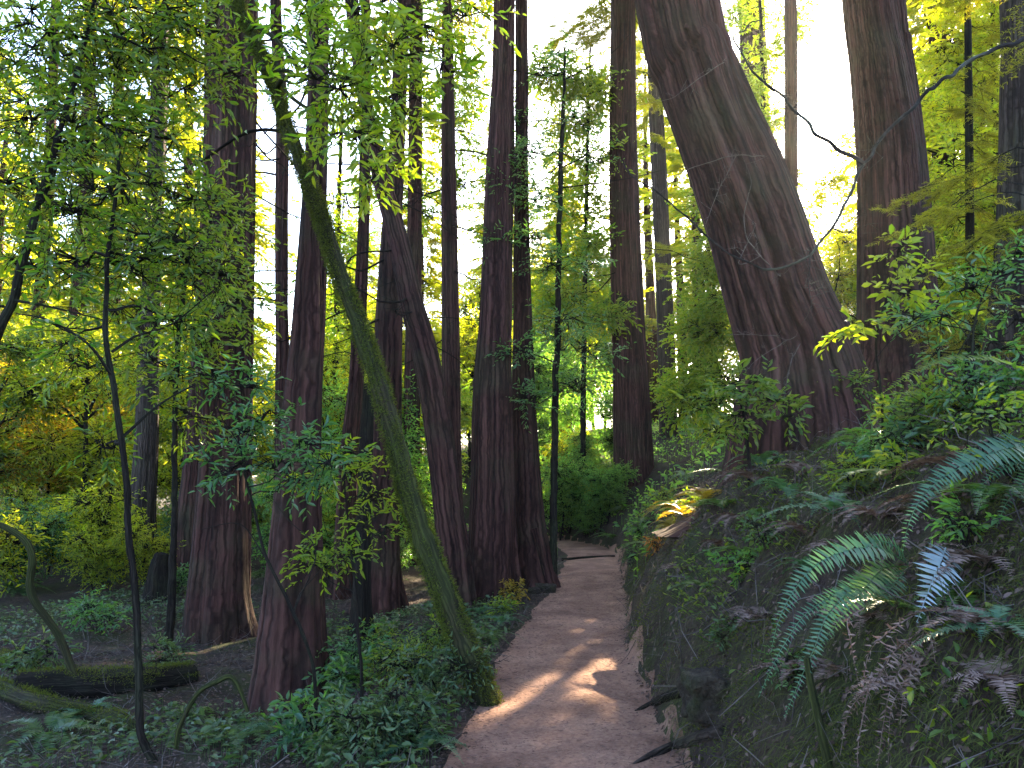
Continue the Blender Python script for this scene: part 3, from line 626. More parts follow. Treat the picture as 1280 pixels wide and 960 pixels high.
stem_tree('sapling', 'pole thin sapling at the trail edge right of the central redwoods', 'sapling', [(691, 735, 12), (692, 640, 11), (694, 500, 10), (697, 400, 9), (700, 240, 8), (704, 140, 6), (706, 85, 3.5), (707, 50, 1)], ps[1],
    [(705, 400, -.2, .55, .8), (660, 300, 0, .5, .9), (640, 230, -.3, .5), (735, 440, .2, .6, .7), (690, 330, -.3, .5, .8), (660, 190, -.2, .45), (645, 150, 0, .4, .8), (720, 480, 0, .5, .6), (620, 300, -.5, .35, .6), (660, 500, -.5, .4, .5), (650, 440, -.6, .4, .6), (730, 330, .3, .4, .4), (680, 90, 0, .4, .5), (725, 150, 0, .4, .4), (670, 250, -.2, .45, .7), (745, 200, .2, .35, .4), (700, 60, 0, .25, .6)], seed=81, leafL=.085, leaf='teal', limb=.012, dens=70,
    top_extra=[[(706, 92, 0), (690, 95, 0), (660, 92, 0), (635, 85, 0)], [(700, 235, 0), (740, 230, .1), (790, 222, .3), (830, 212, .5)], [(702, 210, 0), (735, 190, 0), (750, 150, .2), (725, 120, .3)], [(705, 100, 0), (760, 70, .3), (790, 40, .5)], [(700, 205, 0), (670, 230, 0), (620, 240, 0)]])
stem_tree('hazel_shrub', 'tuft of round bright leaves on a bare stem in front of the sunlit redwood', 'shrub', [(1105, 560, 6), (1100, 480, 5), (1095, 420, 4), (1110, 370, 4), (1120, 330, 3)], 5.2,
    [(1122, 315, 0, .13, 1.2), (1130, 365, 0, .16, 1.1), (1080, 405, -.1, .12), (1125, 400, 0, .12), (1150, 340, .1, .12), (1050, 415, 0, .08), (1160, 400, 0, .14)], seed=83, leafL=.085, wr=.38, leaf='sunny', limb=.006, dens=40, nl=5)
stem_tree('hazel_shrub', 'glossy green shrub at the foot of the massive leaning redwood', 'shrub', [(935, 560, 6), (930, 520, 5), (925, 490, 4)], 6.9,
    [(915, 485, 0, .2), (945, 478, 0, .2), (895, 500, 0, .16), (965, 500, 0, .16), (925, 520, 0, .22), (900, 535, 0, .2), (985, 520, -.1, .16), (880, 510, .1, .18, .8)], seed=85, leafL=.09, wr=.32, leaf='bay', limb=.006, dens=46, nl=6)
stem_tree('hazel_shrub', 'arching shrub with blue tinged leaves on the bank at the right edge', 'shrub', [(1230, 600, 7), (1225, 520, 6), (1215, 440, 5), (1225, 380, 4), (1250, 330, 3)], 4.8,
    [(1180, 395, 0, .15), (1240, 340, 0, .18), (1270, 320, 0, .15), (1210, 360, 0, .15), (1200, 510, -.1, .14), (1250, 430, .1, .18), (1140, 400, 0, .12), (1275, 400, 0, .16), (1170, 440, .1, .14, .8)], seed=87, leafL=.07, leaf='teal', limb=.005, dens=44, nl=6,
    top_extra=[[(1218, 430, 0), (1180, 395, -.05), (1120, 420, -.1), (1080, 470, -.1)], [(1222, 400, 0), (1180, 470, -.1), (1140, 510, -.1)]])

rq = np.random.default_rng(88)  # leafy tree added behind the leaning redwood to shade the trail
stem_tree('bay_tree', 'broad leafy tree added to shade the trail, mostly screened by the massive leaning redwood', 'tree', [(930, 560, 16), (934, 480, 14), (940, 380, 11), (948, 270, 7), (952, 220, 4)], 20,
    [(rq.uniform(862, 1000), rq.uniform(240, 500), rq.uniform(-1.5, 1.5), rq.uniform(.8, 1.1)) for k in range(34)], cullit=True, seed=89, leafL=.15, wr=.34, leaf='sunny', limb=.011, dens=62, nl=8)
rq = np.random.default_rng(188)
def fill(name, label, stem, d, boxes, seed, leaf, leafL, r=(.5, .9), dens=40):
    cl = [(rq.uniform(a, c), rq.uniform(b, e), rq.uniform(-1.2, 1.2), rq.uniform(*r)) for a, b, c, e, n in boxes for k in range(n)]
    stem_tree(name, label, 'tree', stem, d, cl, cullit=True, seed=seed, leafL=leafL, wr=.32, leaf=leaf, limb=.012, dens=dens, nl=8, squash=.6)
fill('maple_tree', 'airy yellow green tree with sky behind it right of the pole thin sapling', [(728, 640, 9), (730, 450, 8), (733, 250, 6), (738, 60, 3)], 19, [(670, 90, 770, 340, 20), (690, 300, 770, 440, 12)], 191, 'sunny', .15)
fill('maple_tree', 'airy backlit tree whose boughs cross the white glare left of the sun', [(1112, 560, 14), (1112, 350, 12), (1108, 150, 8), (1104, 0, 4)], 19, [(985, 190, 1080, 420, 15), (1040, 300, 1085, 430, 8), (1035, 150, 1092, 250, 7), (1140, 60, 1180, 420, 8)], 192, 'glow', .13, (.4, .7), 34)
fill('maple_tree', 'airy tree filling the sky above the lean of the massive redwood', [(960, 520, 14), (958, 350, 12), (955, 150, 9), (950, 0, 5)], 27, [(915, -20, 1010, 70, 9), (920, 100, 985, 320, 12)], 193, 'sunny', .17, (.6, .9))
fill('maple_tree', 'tree with sunlit yellow leaf colour behind the hemlock in the upper right corner', [(1255, 540, 16), (1250, 350, 13), (1245, 150, 9), (1240, -20, 5)], 13, [(1180, -20, 1300, 130, 14), (1180, 130, 1300, 420, 22)], 194, 'glow', .13)
fill('maple_tree', 'tree with sun-bright leaf colour between the shaggy redwood and the bent one', [(418, 640, 10), (420, 450, 9), (424, 250, 7), (430, 60, 4)], 19, [(400, 60, 470, 500, 18), (530, 100, 600, 520, 14)], 195, 'sunny', .15)
# hemlock with flat sprays in the upper right corner
rng = np.random.default_rng(91)
def spray(g, gw, rng, A, B, w_, n=18, nl=10, needle=.028, droop=.1):
    W = wob(rng, A, B, 8, .02); L = np.linalg.norm(B-A); W[:, 2] -= droop*L*np.linspace(0, 1, 8)**2
    sticks(gw, W[:-1], W[1:], np.linspace(.008, .003, 7), np.linspace(.007, .002, 7))
    T = unit(B-A); sd = unit(np.cross(T, [0, 0, 1.])); q = rng.uniform(.1, 1, n); sg = np.where(np.arange(n) % 2 == 0, 1, -1)[:, None]
    bp = np.stack([np.interp(q, np.linspace(0, 1, 8), W[:, k]) for k in range(3)], -1)
    D = unit(T*rng.uniform(.5, .9, (n, 1))+sd*sg*rng.uniform(.5, .9, (n, 1))+np.array([0, 0, 1.])*rng.uniform(-.5, 0, (n, 1)))
    ln = w_*(1-.6*q)*rng.uniform(.6, 1.2, n); e = bp+D*ln[:, None]; e[:, 2] -= .15*ln
    sticks(gw, bp, e, .0025, .001)
    # secondary twigs
    m = 4; qs = np.linspace(.25, .9, m); S2 = (bp[:, None]+(e-bp)[:, None]*qs[None, :, None]).reshape(-1, 3); D1 = np.repeat(D, m, 0); l2 = np.repeat(ln, m)*.42*np.tile(1-.5*qs, n)
    s2 = unit(np.cross(D1, [0, 0, 1.]))*np.where(np.arange(len(S2)) % 2 == 0, 1, -1)[:, None]; D2 = unit(D1*.7+s2*.7+rng.normal(0, .12, D1.shape)); E2 = S2+D2*l2[:, None]
    sticks(gw, S2, E2, .0015, .0008)
    for (s_, e_, k) in ((bp, e, nl), (S2, E2, max(5, nl//2))):
        f = np.linspace(.05, 1, k); NP = (s_[:, None]+(e_-s_)[:, None]*f[None, :, None]).reshape(-1, 3); ND = np.repeat(unit(e_-s_), k, 0)
        for z in (-1, 1):
            per = unit(np.cross(ND, np.array([0, 0, 1.])+rng.normal(0, .25, ND.shape)))*z
            inst(g, NEED, NP, ND*.6+per*.8+rng.normal(0, .12, ND.shape), np.array([0, 0, 1.])+rng.normal(0, .3, ND.shape), needle*rng.uniform(.6, 1.2, len(NP)), needle*.17)
def hemlock(label, base, stem, d, sprays, seed, leaf='fir', needle=.034):
    rng = np.random.default_rng(seed); P = np.array([at(a, b, d) for a, b, c in stem]); R = np.array([c/2*d/F for a, b, c in stem]); gz = float(ground(P[0][0], P[0][1]))
    t = thing('hemlock_tree', label, 'tree', (P[0][0], P[0][1], gz)); P = np.vstack([[P[0][0], P[0][1], gz-.2], P]); R = np.append(R[0], R)
    g = Geo(); Pt, Rt, s = tube(g, P, R, 14, .08, .004, .04, .1, seed); gl = Geo(); gw = Geo()
    for (a, b, q, e, f, q2, w_) in sprays:
        B = at(e, f, d+q2); A0 = at(a, b, d+q)
        if not cull(np.array([A0*.5+B*.5, B])).all(): continue
        j = int(np.argmin(((Pt-A0)**2).sum(1))); sticks(gw, [Pt[j]], [A0], .012, .008); spray(gl, gw, rng, A0, B, w_, needle=needle)
    g.build('trunk', M['darkbark'], t); c = gl.build('crown', M[leaf], t); gw.build('twigs', M['darkbark'], c)
hs = []
for k in range(21):
    y0 = rng.uniform(-80, 400); x0 = rng.uniform(1230, 1330); L = rng.uniform(70, 170)*(1 if y0 < 260 else .8)
    hs.append((x0, y0, rng.uniform(-.5, .3), x0-L, y0+rng.uniform(-5, 70), rng.uniform(-.9, .5), rng.uniform(.32, .6)))
hemlock('young hemlock with drooping flat sprays in the upper right corner', None, [(1340, 560, 30), (1335, 300, 24), (1325, 50, 18), (1318, -150, 10)], 7.4, hs, 92, needle=.045)
hs = []
for k in range(30):
    y0 = rng.uniform(-60, 430); x0 = rng.uniform(1195, 1235); sg = -1 if rng.random() < .55 else 1; L = rng.uniform(30, 80)*(1.2 if y0 > 100 else .9)
    hs.append((x0, y0, 0, x0+sg*L, y0+rng.uniform(-5, 45), rng.uniform(-.6, .6), rng.uniform(.3, .5)))
hemlock('slender backlit hemlock between the thick redwoods of the right bank', None, [(1212, 540, 14), (1212, 300, 11), (1210, 50, 9), (1208, -120, 5)], 9.5, hs, 93, needle=.05)
hs = []
for k in range(46):
    y0 = rng.uniform(-40, 330); sg = -1 if rng.random() < .72 else 1; L = rng.uniform(35, 110)
    hs.append((780, y0, 0, 780+sg*L, y0+rng.uniform(0, 50), rng.uniform(-1.2, 1.2), rng.uniform(.5, .9)))
hemlock('hemlock with boughs against the sky, its stem hidden by the upright redwood beyond the bend', None, [(788, 600, 16), (782, 400, 14), (779, 150, 10), (777, -60, 6)], 20.5, hs, 94, leaf='needle', needle=.085)

# ------------------------------------------------------------------ forest behind: shared crowns
rng = np.random.default_rng(101)
CROWNS = []
for k in range(4):
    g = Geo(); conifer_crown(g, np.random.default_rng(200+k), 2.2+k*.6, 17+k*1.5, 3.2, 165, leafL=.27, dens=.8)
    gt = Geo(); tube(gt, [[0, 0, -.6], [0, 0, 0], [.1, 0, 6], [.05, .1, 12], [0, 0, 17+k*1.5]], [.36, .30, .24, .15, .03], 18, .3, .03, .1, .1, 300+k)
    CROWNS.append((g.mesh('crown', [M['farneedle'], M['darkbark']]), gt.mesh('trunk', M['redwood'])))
def far_tree(x, y, sc, k, label, group, rz=0., leaf=None):
    z = float(ground(x, y)); t = thing('redwood_tree', label, 'tree', (x, y, z), group); t.scale = (sc, sc, sc); t.rotation_euler.z = rz
    o = bpy.data.objects.new('trunk', CROWNS[k][1]); COL.objects.link(o); o.parent = t
    if near_gap(x, y, 3.2*sc):
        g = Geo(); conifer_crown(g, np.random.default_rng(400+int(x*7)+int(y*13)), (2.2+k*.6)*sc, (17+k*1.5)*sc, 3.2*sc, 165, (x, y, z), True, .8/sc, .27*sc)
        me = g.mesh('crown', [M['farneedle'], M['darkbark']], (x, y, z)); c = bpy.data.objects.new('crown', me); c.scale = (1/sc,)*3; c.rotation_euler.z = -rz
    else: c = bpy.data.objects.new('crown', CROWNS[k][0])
    COL.objects.link(c); c.parent = t
    return t
def on_line(x, y, m=.75):
    sx = SUN[:2]/np.linalg.norm(SUN[:2])
    for o, r in LIT[:19]+[(EYE, .6)]:
        q = np.array([x, y])-o[:2]
        if q@sx > 3 and abs(q[0]*sx[1]-q[1]*sx[0]) < m: return True
    return False
placed = []
def spot(px0, px1, d0, d1, sep):
    for _ in range(200):
        d = rng.uniform(d0, d1); px = rng.uniform(px0, px1); x = (px-640)/F*d
        if all((x-a)**2+(d-b)**2 > sep*sep for a, b in placed):
            placed.append((x, d)); return x, d
    return None
FAR = [(-120, 330, 26, 62, 17, 'slim redwood in the golden far stand at the left of the view'),
       (330, 620, 26, 62, 6, 'slim redwood in the far stand seen between the central trunks'),
       (620, 900, 34, 66, 9, 'slim redwood in the far stand up the valley beyond the bend'),
       (1090, 1420, 24, 50, 12, 'tall redwood on the far slope behind the right bank'),
       (880, 1090, 32, 64, 10, 'tall redwood far up the slope below the sun')]
for (a, b, d0, d1, n, lab) in FAR:
    for q in range(n):
        s_ = spot(a, b, d0, d1, 3.2)
        if s_ and not on_line(*s_): far_tree(s_[0], s_[1], rng.uniform(.75, 1.2), int(rng.integers(0, 4)), lab, lab.split(' in ')[0]+' '+lab.split(' ', 2)[2][:40] if False else 'background redwoods', rng.uniform(0, 6.28))

# understory trees with broad leaves, shared
BUSH = []
for k, (leaf, H, r, n, lL) in enumerate([('sunny', 4.5, .8, 9, .13), ('bay', 5.0, .9, 10, .13), ('teal', 2.2, .6, 9, .10), ('sunny', 1.6, .5, 9, .085), ('teal', 1.5, .5, 9, .08), ('glow', 6.5, 1.0, 12, .14), ('mint', 2.6, .7, 9, .10), ('mint', 4.6, .9, 10, .12), ('glow', 1.7, .5, 9, .085), ('sungold', 4.2, .8, 9, .12)]):
    rg = np.random.default_rng(500+k); g = Geo(); gw = Geo(); gt = Geo()
    tube(gt, [[0, 0, -.3], [0, 0, 0], [.12, .05, H*.35], [.0, -.1, H*.7], [.05, 0, H*.92]], [H*.014, H*.012, H*.010, H*.007, H*.003], 8, .15, lump=.004, seed=k)
    for q in range(n):
        h = H*rg.uniform(.28, 1.0) if H > 2.5 else H*rg.uniform(.25, .95); az = rg.uniform(0, 6.28); rad = H*.28*rg.uniform(.2, 1)
        c = np.array([math.cos(az)*rad, math.sin(az)*rad, h])
        W = wob(rg, [0, 0, h*.75], c, 5, .06); tube(gt, W, np.linspace(H*.006, H*.002, 5), 5, .2)
        clump(g, gw, rg, c, r, int(60*r/.5), 8, lL, wr=.3, twig_r=.004)
    BUSH.append((leaf, g.mesh('crown', M[leaf]), gt.mesh('trunk', M['darkbark']), gw.mesh('twigs', M['darkbark'])))
BH = [4.5, 5.0, 2.2, 1.6, 1.5, 6.5, 2.6, 4.6, 1.7, 4.2]
def bush(x, y, k, sc, label, group, name='understory_tree', cat='tree', sz=1.0):
    z = float(ground(x, y))
    H = BH[k]*sc; cc = np.array([x, y, z+H*.6])
    for o, r in LIT:
        q = cc-o; tt_ = q@SUN; pv = (q-SUN*tt_)/[H*.28+.6, H*.28+.6, H*.5+.4]
        if tt_ > 0 and (pv*pv).sum() < 1: return None
    for o, r in OPEN:
        q = cc-o; tt_ = q@SUN; pv = (q-SUN*tt_)/[H*.28+.9, H*.28+.9, H*.5+.7]
        if tt_ > 3 and (pv*pv).sum() < 1: return None
    t = thing(name, label, cat, (x, y, z), group); t.scale = (sc, sc, sc*sz); t.rotation_euler.z = rng.uniform(0, 6.28)
    o = bpy.data.objects.new('trunk', BUSH[k][2]); COL.objects.link(o); o.parent = t
    c = bpy.data.objects.new('crown', BUSH[k][1]); COL.objects.link(c); c.parent = t
    q = bpy.data.objects.new('twigs', BUSH[k][3]); COL.objects.link(q); q.parent = c
    return t
for (a, b, d0, d1, n, ks, lab) in [(-60, 330, 17, 34, 18, (0, 1, 5, 5), 'yellow green broadleaf tree glowing behind the left trunks'),
        (330, 600, 15, 34, 13, (0, 5, 7), 'backlit broadleaf tree between the central trunks'),
        (640, 780, 24, 38, 7, (7, 5, 7), 'leafy green tree on the slope beyond the bend'),
        (790, 900, 15, 30, 5, (0, 7, 0), 'sunlit broadleaf tree between the bend and the massive leaning redwood'),
        (1040, 1330, 15, 30, 12, (0, 1, 5), 'backlit broadleaf tree behind the thick redwoods of the right bank')]:
    for q in range(n):
        s_ = spot(a, b, d0, d1, 1.3)
        if s_: bush(s_[0], s_[1], ks[int(rng.integers(0, len(ks)))], rng.uniform(.75, 1.25), lab, 'broadleaf trees of the understory')
for (a, b, d0, d1, n, ks, lab) in [(-40, 330, 12, 24, 24, (3, 8, 8, 4), 'low sunlit shrub along the back of the left clearing'),
        (330, 600, 13.5, 24, 14, (3, 6, 4), 'low shrub among the feet of the central trunks'),
        (690, 800, 17.5, 27, 13, (6, 6, 8), 'low bright green shrub on the slope beyond the bend'),
        (800, 930, 10.5, 18, 13, (3, 4, 3), 'low sunlit shrub on the bank top past the massive leaning redwood'),
        (1040, 1290, 12, 18, 10, (3, 4), 'low shrub behind the thick redwoods of the right bank')]:
    for q in range(n):
        s_ = spot(a, b, d0, d1, .7)
        if s_ and not (s_[1] < 20 and abs(640+F*s_[0]/s_[1]-793) < 45): bush(s_[0], s_[1], ks[int(rng.integers(0, len(ks)))], rng.uniform(.55, 1.05), lab, 'low shrubs of the understory', 'shrub', 'shrub')

for px, d, k, sc in [(648, 30, 7, 1.3), (668, 27, 6, 1.5), (690, 31, 7, 1.4), (706, 26.5, 6, 1.3), (722, 33, 7, 1.5), (745, 36, 0, 1.6), (765, 33, 7, 1.3), (700, 37, 5, 1.3), (678, 34, 0, 1.5), (735, 29, 6, 1.2), (660, 38, 5, 1.4), (696, 42, 7, 1.8), (712, 46, 0, 2.0), (728, 41, 7, 1.8), (742, 47, 5, 1.6), (756, 43, 7, 1.8), (684, 47, 0, 2.0), (772, 46, 0, 1.9)]:
    t = bush((px-640)/F*d, d, k, sc, 'fresh green tree closing the view straight beyond the trail bend', 'broadleaf trees of the understory')
for a, b, sc in [(712, 668, .5), (728, 655, .55), (745, 640, .6), (722, 632, .55), (760, 655, .45), (738, 618, .6), (705, 645, .5), (755, 622, .55), (770, 640, .4), (715, 608, .6), (732, 672, .35), (750, 668, .4)]:
    p = hit(a, b); bush(p[0], p[1], (6, 8, 6, 3)[int(a) % 4], sc, 'small fresh shrub on the slope between the trail bend and the upright redwood', 'low shrubs of the understory', 'shrub', 'shrub')
for px, d, sc in [(15, 23, 1.1), (60, 20.5, .9), (95, 25, 1.2), (130, 22, .8), (40, 28, 1.3), (-15, 19, 1.0), (165, 27, 1.1)]:
    bush((px-640)/F*d, d, 9, sc, 'tree with orange sunlight painted into its leaves among the reddish far trunks at the left edge', 'broadleaf trees of the understory')
for q in range(9):
    s_ = spot(340, 610, 30, 42, 2)
    if s_: bush(s_[0], s_[1], (5, 0, 7)[q % 3], rng.uniform(1.1, 1.6), 'tall glowing broadleaf tree far behind the central trunks', 'broadleaf trees of the understory')
# ------------------------------------------------------------------ ferns
rng = np.random.default_rng(131)
def fern_proto(label, mat, nf, L, seed, width=.11):
    rg = np.random.default_rng(seed); t = thing('sword_fern', label, 'fern', (0, 0, 0), 'sword ferns')
    for k in range(nf):
        az = 2*np.pi*k/nf+rg.uniform(-.3, .3); l = L*rg.uniform(.7, 1.1); e = rg.uniform(.5, 1.1); q = np.linspace(0, 1, 7)
        d = np.array([math.cos(az), math.sin(az)]); hor = l*(q*math.cos(e)+.25*q*q); ver = l*(q*math.sin(e)-(.55+.3*math.sin(e))*q*q)
        P = np.stack([d[0]*hor, d[1]*hor, ver+.02], -1)
        g = Geo(); frond(g, P, width*rg.uniform(.8, 1.1), rg, normal=(0, 0, 1)); g.build('frond', M[mat], t)
    return t
FP = [fern_proto('', 'fern', 10, .62, 1), fern_proto('', 'fernblue', 9, .6, 2), fern_proto('', 'fernyellow', 9, .5, 3), fern_proto('', 'deadfern', 9, .55, 4)]
used = [False]*4
def place_fern(k, px, py, sc, label, p=None):
    t = FP[k] if not used[k] else copy_tree(FP[k]); used[k] = True
    p = hit(px, py) if p is None else p
    t.location = (p[0], p[1], float(ground(p[0], p[1]))+.01); t.scale = (sc,)*3; t.rotation_euler = (rng.uniform(-.15, .1), rng.uniform(-.25, 0), rng.uniform(0, 6.28)); t['label'] = label
    return t
FERNS = [(2, 856, 650, 1.05, 'fern glowing yellow in a sun fleck at the foot of the leaning redwood'), (2, 872, 638, .8, 'smaller fern painted sunlit yellow right of the glowing one on the bank'),
    (0, 850, 640, .9, 'green fern below the glowing yellow one on the bank edge'), (1, 955, 590, .9, 'blue green fern beneath the massive redwood trunk'), (0, 815, 690, .8, 'fern hanging over the trail edge just past the bank corner'),
    (0, 800, 668, .8, 'fern on the bank edge directly below the upright redwood'), (2, 838, 662, .75, 'fern painted sunlit yellow orange low on the bank edge by the trail'),
    (0, 765, 675, .9, 'fern at the right side of the trail bend'), (0, 740, 668, .9, 'fern beside the log step at the trail bend'), (0, 720, 655, .9, 'bright fern on the slope straight beyond the trail bend'), (0, 705, 640, 1., 'fern at the left end of the slope beyond the bend'),
    (0, 780, 640, 1., 'fern at the foot of the upright redwood beyond the bend'), (0, 755, 625, 1., 'fern high on the slope left of the upright redwood'),
    (3, 945, 610, .9, 'withered brown fern between green ones on the bank'), (3, 880, 625, .8, 'withered fern below the glowing yellow fern'), (3, 1000, 600, .8, 'withered fern at the flared foot of the massive redwood'),
    (0, 1075, 620, .6, 'small yellow green fern in the middle of the bank'), (0, 1110, 610, .7, 'green fern right of the small yellow green one on the bank'), (1, 1040, 650, .7, 'blue green fern low in the middle of the bank'),
    (0, 1170, 520, .9, 'fern on the bank top behind the arching shrub'), (0, 1240, 640, .7, 'fern half hidden on the bank under the large right hand fronds'),
    (1, 625, 785, .75, 'blue green fern at the trail edge below the tall central redwood'), (0, 605, 800, .6, 'green fern between the mossy trunk and the trail'), (1, 600, 770, .6, 'blue green fern at the foot of the bent redwood'),
    (0, 470, 915, .7, 'fern in the leafy verge left of the mossy trunk foot'), (0, 420, 940, .8, 'fern at the bottom of the picture below the leafy verge'), (1, 360, 935, .8, 'blue green fern beneath the shaggy redwood foot'), (0, 300, 930, .8, 'fern left of the shaggy redwood foot'), (1, 110, 900, .7, 'blue green fern against the fallen log'), (0, 60, 925, .8, 'fern in the lower left corner'),
    (0, 240, 900, .6, 'fern under the arched stick on the left'), (0, 20, 740, .9, 'fern at the left edge behind the curved dead branch'), (0, 480, 790, .8, 'fern behind the leafy verge at the broad dark redwood'), (1, 530, 940, .6, 'blue green fern at the left lip of the trail'),
    (0, 330, 720, .7, 'fern between the twin stemmed and the shaggy redwood'), (0, 130, 730, .8, 'fern at the back of the left clearing'), (0, 70, 700, .9, 'fern at the far left of the clearing under the yellow shrubs')]
FERNS += [(3, 930, 660, .8, 'withered fern in the middle of the bank below the blue green one'), (3, 1010, 680, .7, 'withered fern hanging just above the large blue green fern'), (0, 905, 640, .8, 'green fern on the bank under the copper leaved one'),
    (1, 985, 625, .8, 'blue green fern below the flared foot of the massive redwood'), (0, 1085, 560, .8, 'green fern between the massive redwood foot and the bank shrubs'), (3, 1200, 600, .8, 'withered fern under the pale long fronds'), (0, 860, 600, .9, 'tall green fern on the skyline of the bank'), (0, 840, 625, .8, 'green fern on the bank edge left of the tall skyline fern'),
    (1, 1150, 560, .8, 'blue green fern below the thick redwood by the sun'), (3, 1060, 700, .6, 'withered fern beside the large blue green fern'), (0, 930, 700, .55, 'small green fern low on the bank face'), (3, 1230, 720, .7, 'withered fern at the right edge beside the sky sheened frond'), (0, 810, 655, .8, 'green fern on the bank edge past the skyline fern'), (3, 1180, 640, .6, 'small withered fern above the sky sheened frond'), (3, 1080, 790, .5, 'crumpled brown fern left of the dead fern with curled fronds'), (3, 1215, 800, .5, 'crumpled brown fern right of the dead fern with curled fronds'), (3, 1130, 880, .45, 'crumpled brown fern low among the hanging curled fronds'), (3, 1255, 880, .5, 'crumpled brown fern in the lower right corner'), (3, 1040, 860, .45, 'crumpled brown fern beside the hanging root column'), (0, 1120, 770, .45, 'small green fern under the roots of the large blue green fern')]
FERNS += [(2, 846, 642, 1.2, 'tallest of the glowing yellow ferns on the bank skyline'), (2, 882, 630, 1.0, 'glowing yellow fern nearest the massive leaning redwood'), (0, 960, 650, .6, 'fresh fern on the bank between two withered ones'), (3, 905, 690, .6, 'withered fern low on the bank face above the trail bulge'), (0, 880, 740, .45, 'small fern low on the bank above the boulder'), (1, 1010, 720, .5, 'small blue green fern left of the large one on the bank'), (3, 945, 780, .5, 'withered fern on the bank above the boulder'), (3, 990, 850, .45, 'withered fern between the boulder and the hanging root column'), (0, 1200, 760, .45, 'small green fern below the sky sheened frond'), (3, 1100, 660, .6, 'withered fern behind the top of the large blue green fern'), (1, 1250, 800, .45, 'small blue green fern at the right edge among withered ones'), (3, 850, 720, .5, 'withered fern hanging over the trail edge near the bend'), (0, 915, 600, .8, 'green fern on the bank directly left of the massive redwood foot')]
for f in FERNS: place_fern(*f)

# the big fronds close to the camera on the bank
def hero_fern(name, label, mat, fronds, d, base, cat='fern', parts='frond', **kw):
    rg = np.random.default_rng(int(base[0])); b = at(base[0], base[1], d); b[2] = min(b[2], float(ground(b[0], b[1]))); t = thing(name, label, cat, b)
    for f in fronds:
        P = np.array([at(a, c, d+q) for a, c, q in f['p']]); g = Geo()
        frond(g, P, f['w']*1.12*d/F, rg, normal=f.get('n', (-.2, -.9, .8)), npair=f.get('np'), **kw, **f.get('kw', {}))
        g.build(parts, M[f.get('mat', mat)], t)
        if f.get('root', True):
            pass
    return t
hero_fern('sword_fern', 'large blue green fern arching down the bank at the lower right', 'fernblue', [
    dict(p=[(1135, 705, .12), (1100, 685, 0), (1060, 688, -.05), (1020, 706, -.1), (990, 742, -.12), (972, 780, -.12), (964, 815, -.1)], w=24),
    dict(p=[(1135, 705, .12), (1120, 684, .05), (1098, 676, .02), (1075, 680, 0), (1055, 690, 0)], w=16),
    dict(p=[(1135, 708, .12), (1105, 710, 0), (1085, 730, -.08), (1060, 762, -.12), (1030, 800, -.12), (1012, 826, -.1)], w=20, mat='fern'),
    dict(p=[(1130, 712, .12), (1060, 735, -.05), (1010, 765, -.12), (990, 790, -.14), (968, 828, -.14), (948, 872, -.12)], w=15),
    dict(p=[(1132, 712, .12), (1070, 735, -.06), (1035, 768, -.12), (1018, 810, -.15), (1000, 850, -.15), (980, 898, -.13)], w=20),
    dict(p=[(1135, 710, .12), (1100, 745, -.02), (1062, 745, -.05), (1040, 735, -.05)], w=16)], 3.15, (1137, 712))
hero_fern('sword_fern', 'pale long fronds reaching in from the right edge above the blue green fern', 'fernblue', [
    dict(p=[(1320, 552, .1), (1260, 560, 0), (1220, 575, -.05), (1180, 596, -.08), (1152, 622, -.1), (1136, 655, -.1), (1128, 690, -.08)], w=26),
    dict(p=[(1320, 570, .1), (1275, 578, 0), (1245, 592, -.02), (1220, 612, -.04)], w=20),
    dict(p=[(1320, 560, .1), (1290, 590, .0), (1262, 622, -.03), (1245, 660, -.05)], w=18, mat='fern')], 3.1, (1322, 560))
hero_fern('sword_fern', 'single frond with sky sheen painted pale into it, hanging tip down on the bank', 'fernsky', [
    dict(p=[(1182, 685, .08), (1176, 702, 0), (1162, 735, -.04), (1146, 778, -.06)], w=27, n=(-.2, -1, .2), kw=dict(base=.05))], 2.95, (1184, 684))
hero_fern('sword_fern', 'frond coloured backlit green, held level in front of the right edge trunk', 'fern', [
    dict(p=[(1320, 480, .3), (1280, 462, .1), (1240, 450, 0), (1190, 449, 0), (1145, 463, -.05), (1100, 494, -.1)], w=20, mat='sunny', n=(0, -.5, 1)),
    dict(p=[(1320, 485, .3), (1290, 470, .2), (1262, 470, .2), (1230, 490, .1)], w=16, mat='sunny', n=(0, -.6, 1))], 4.2, (1322, 490))
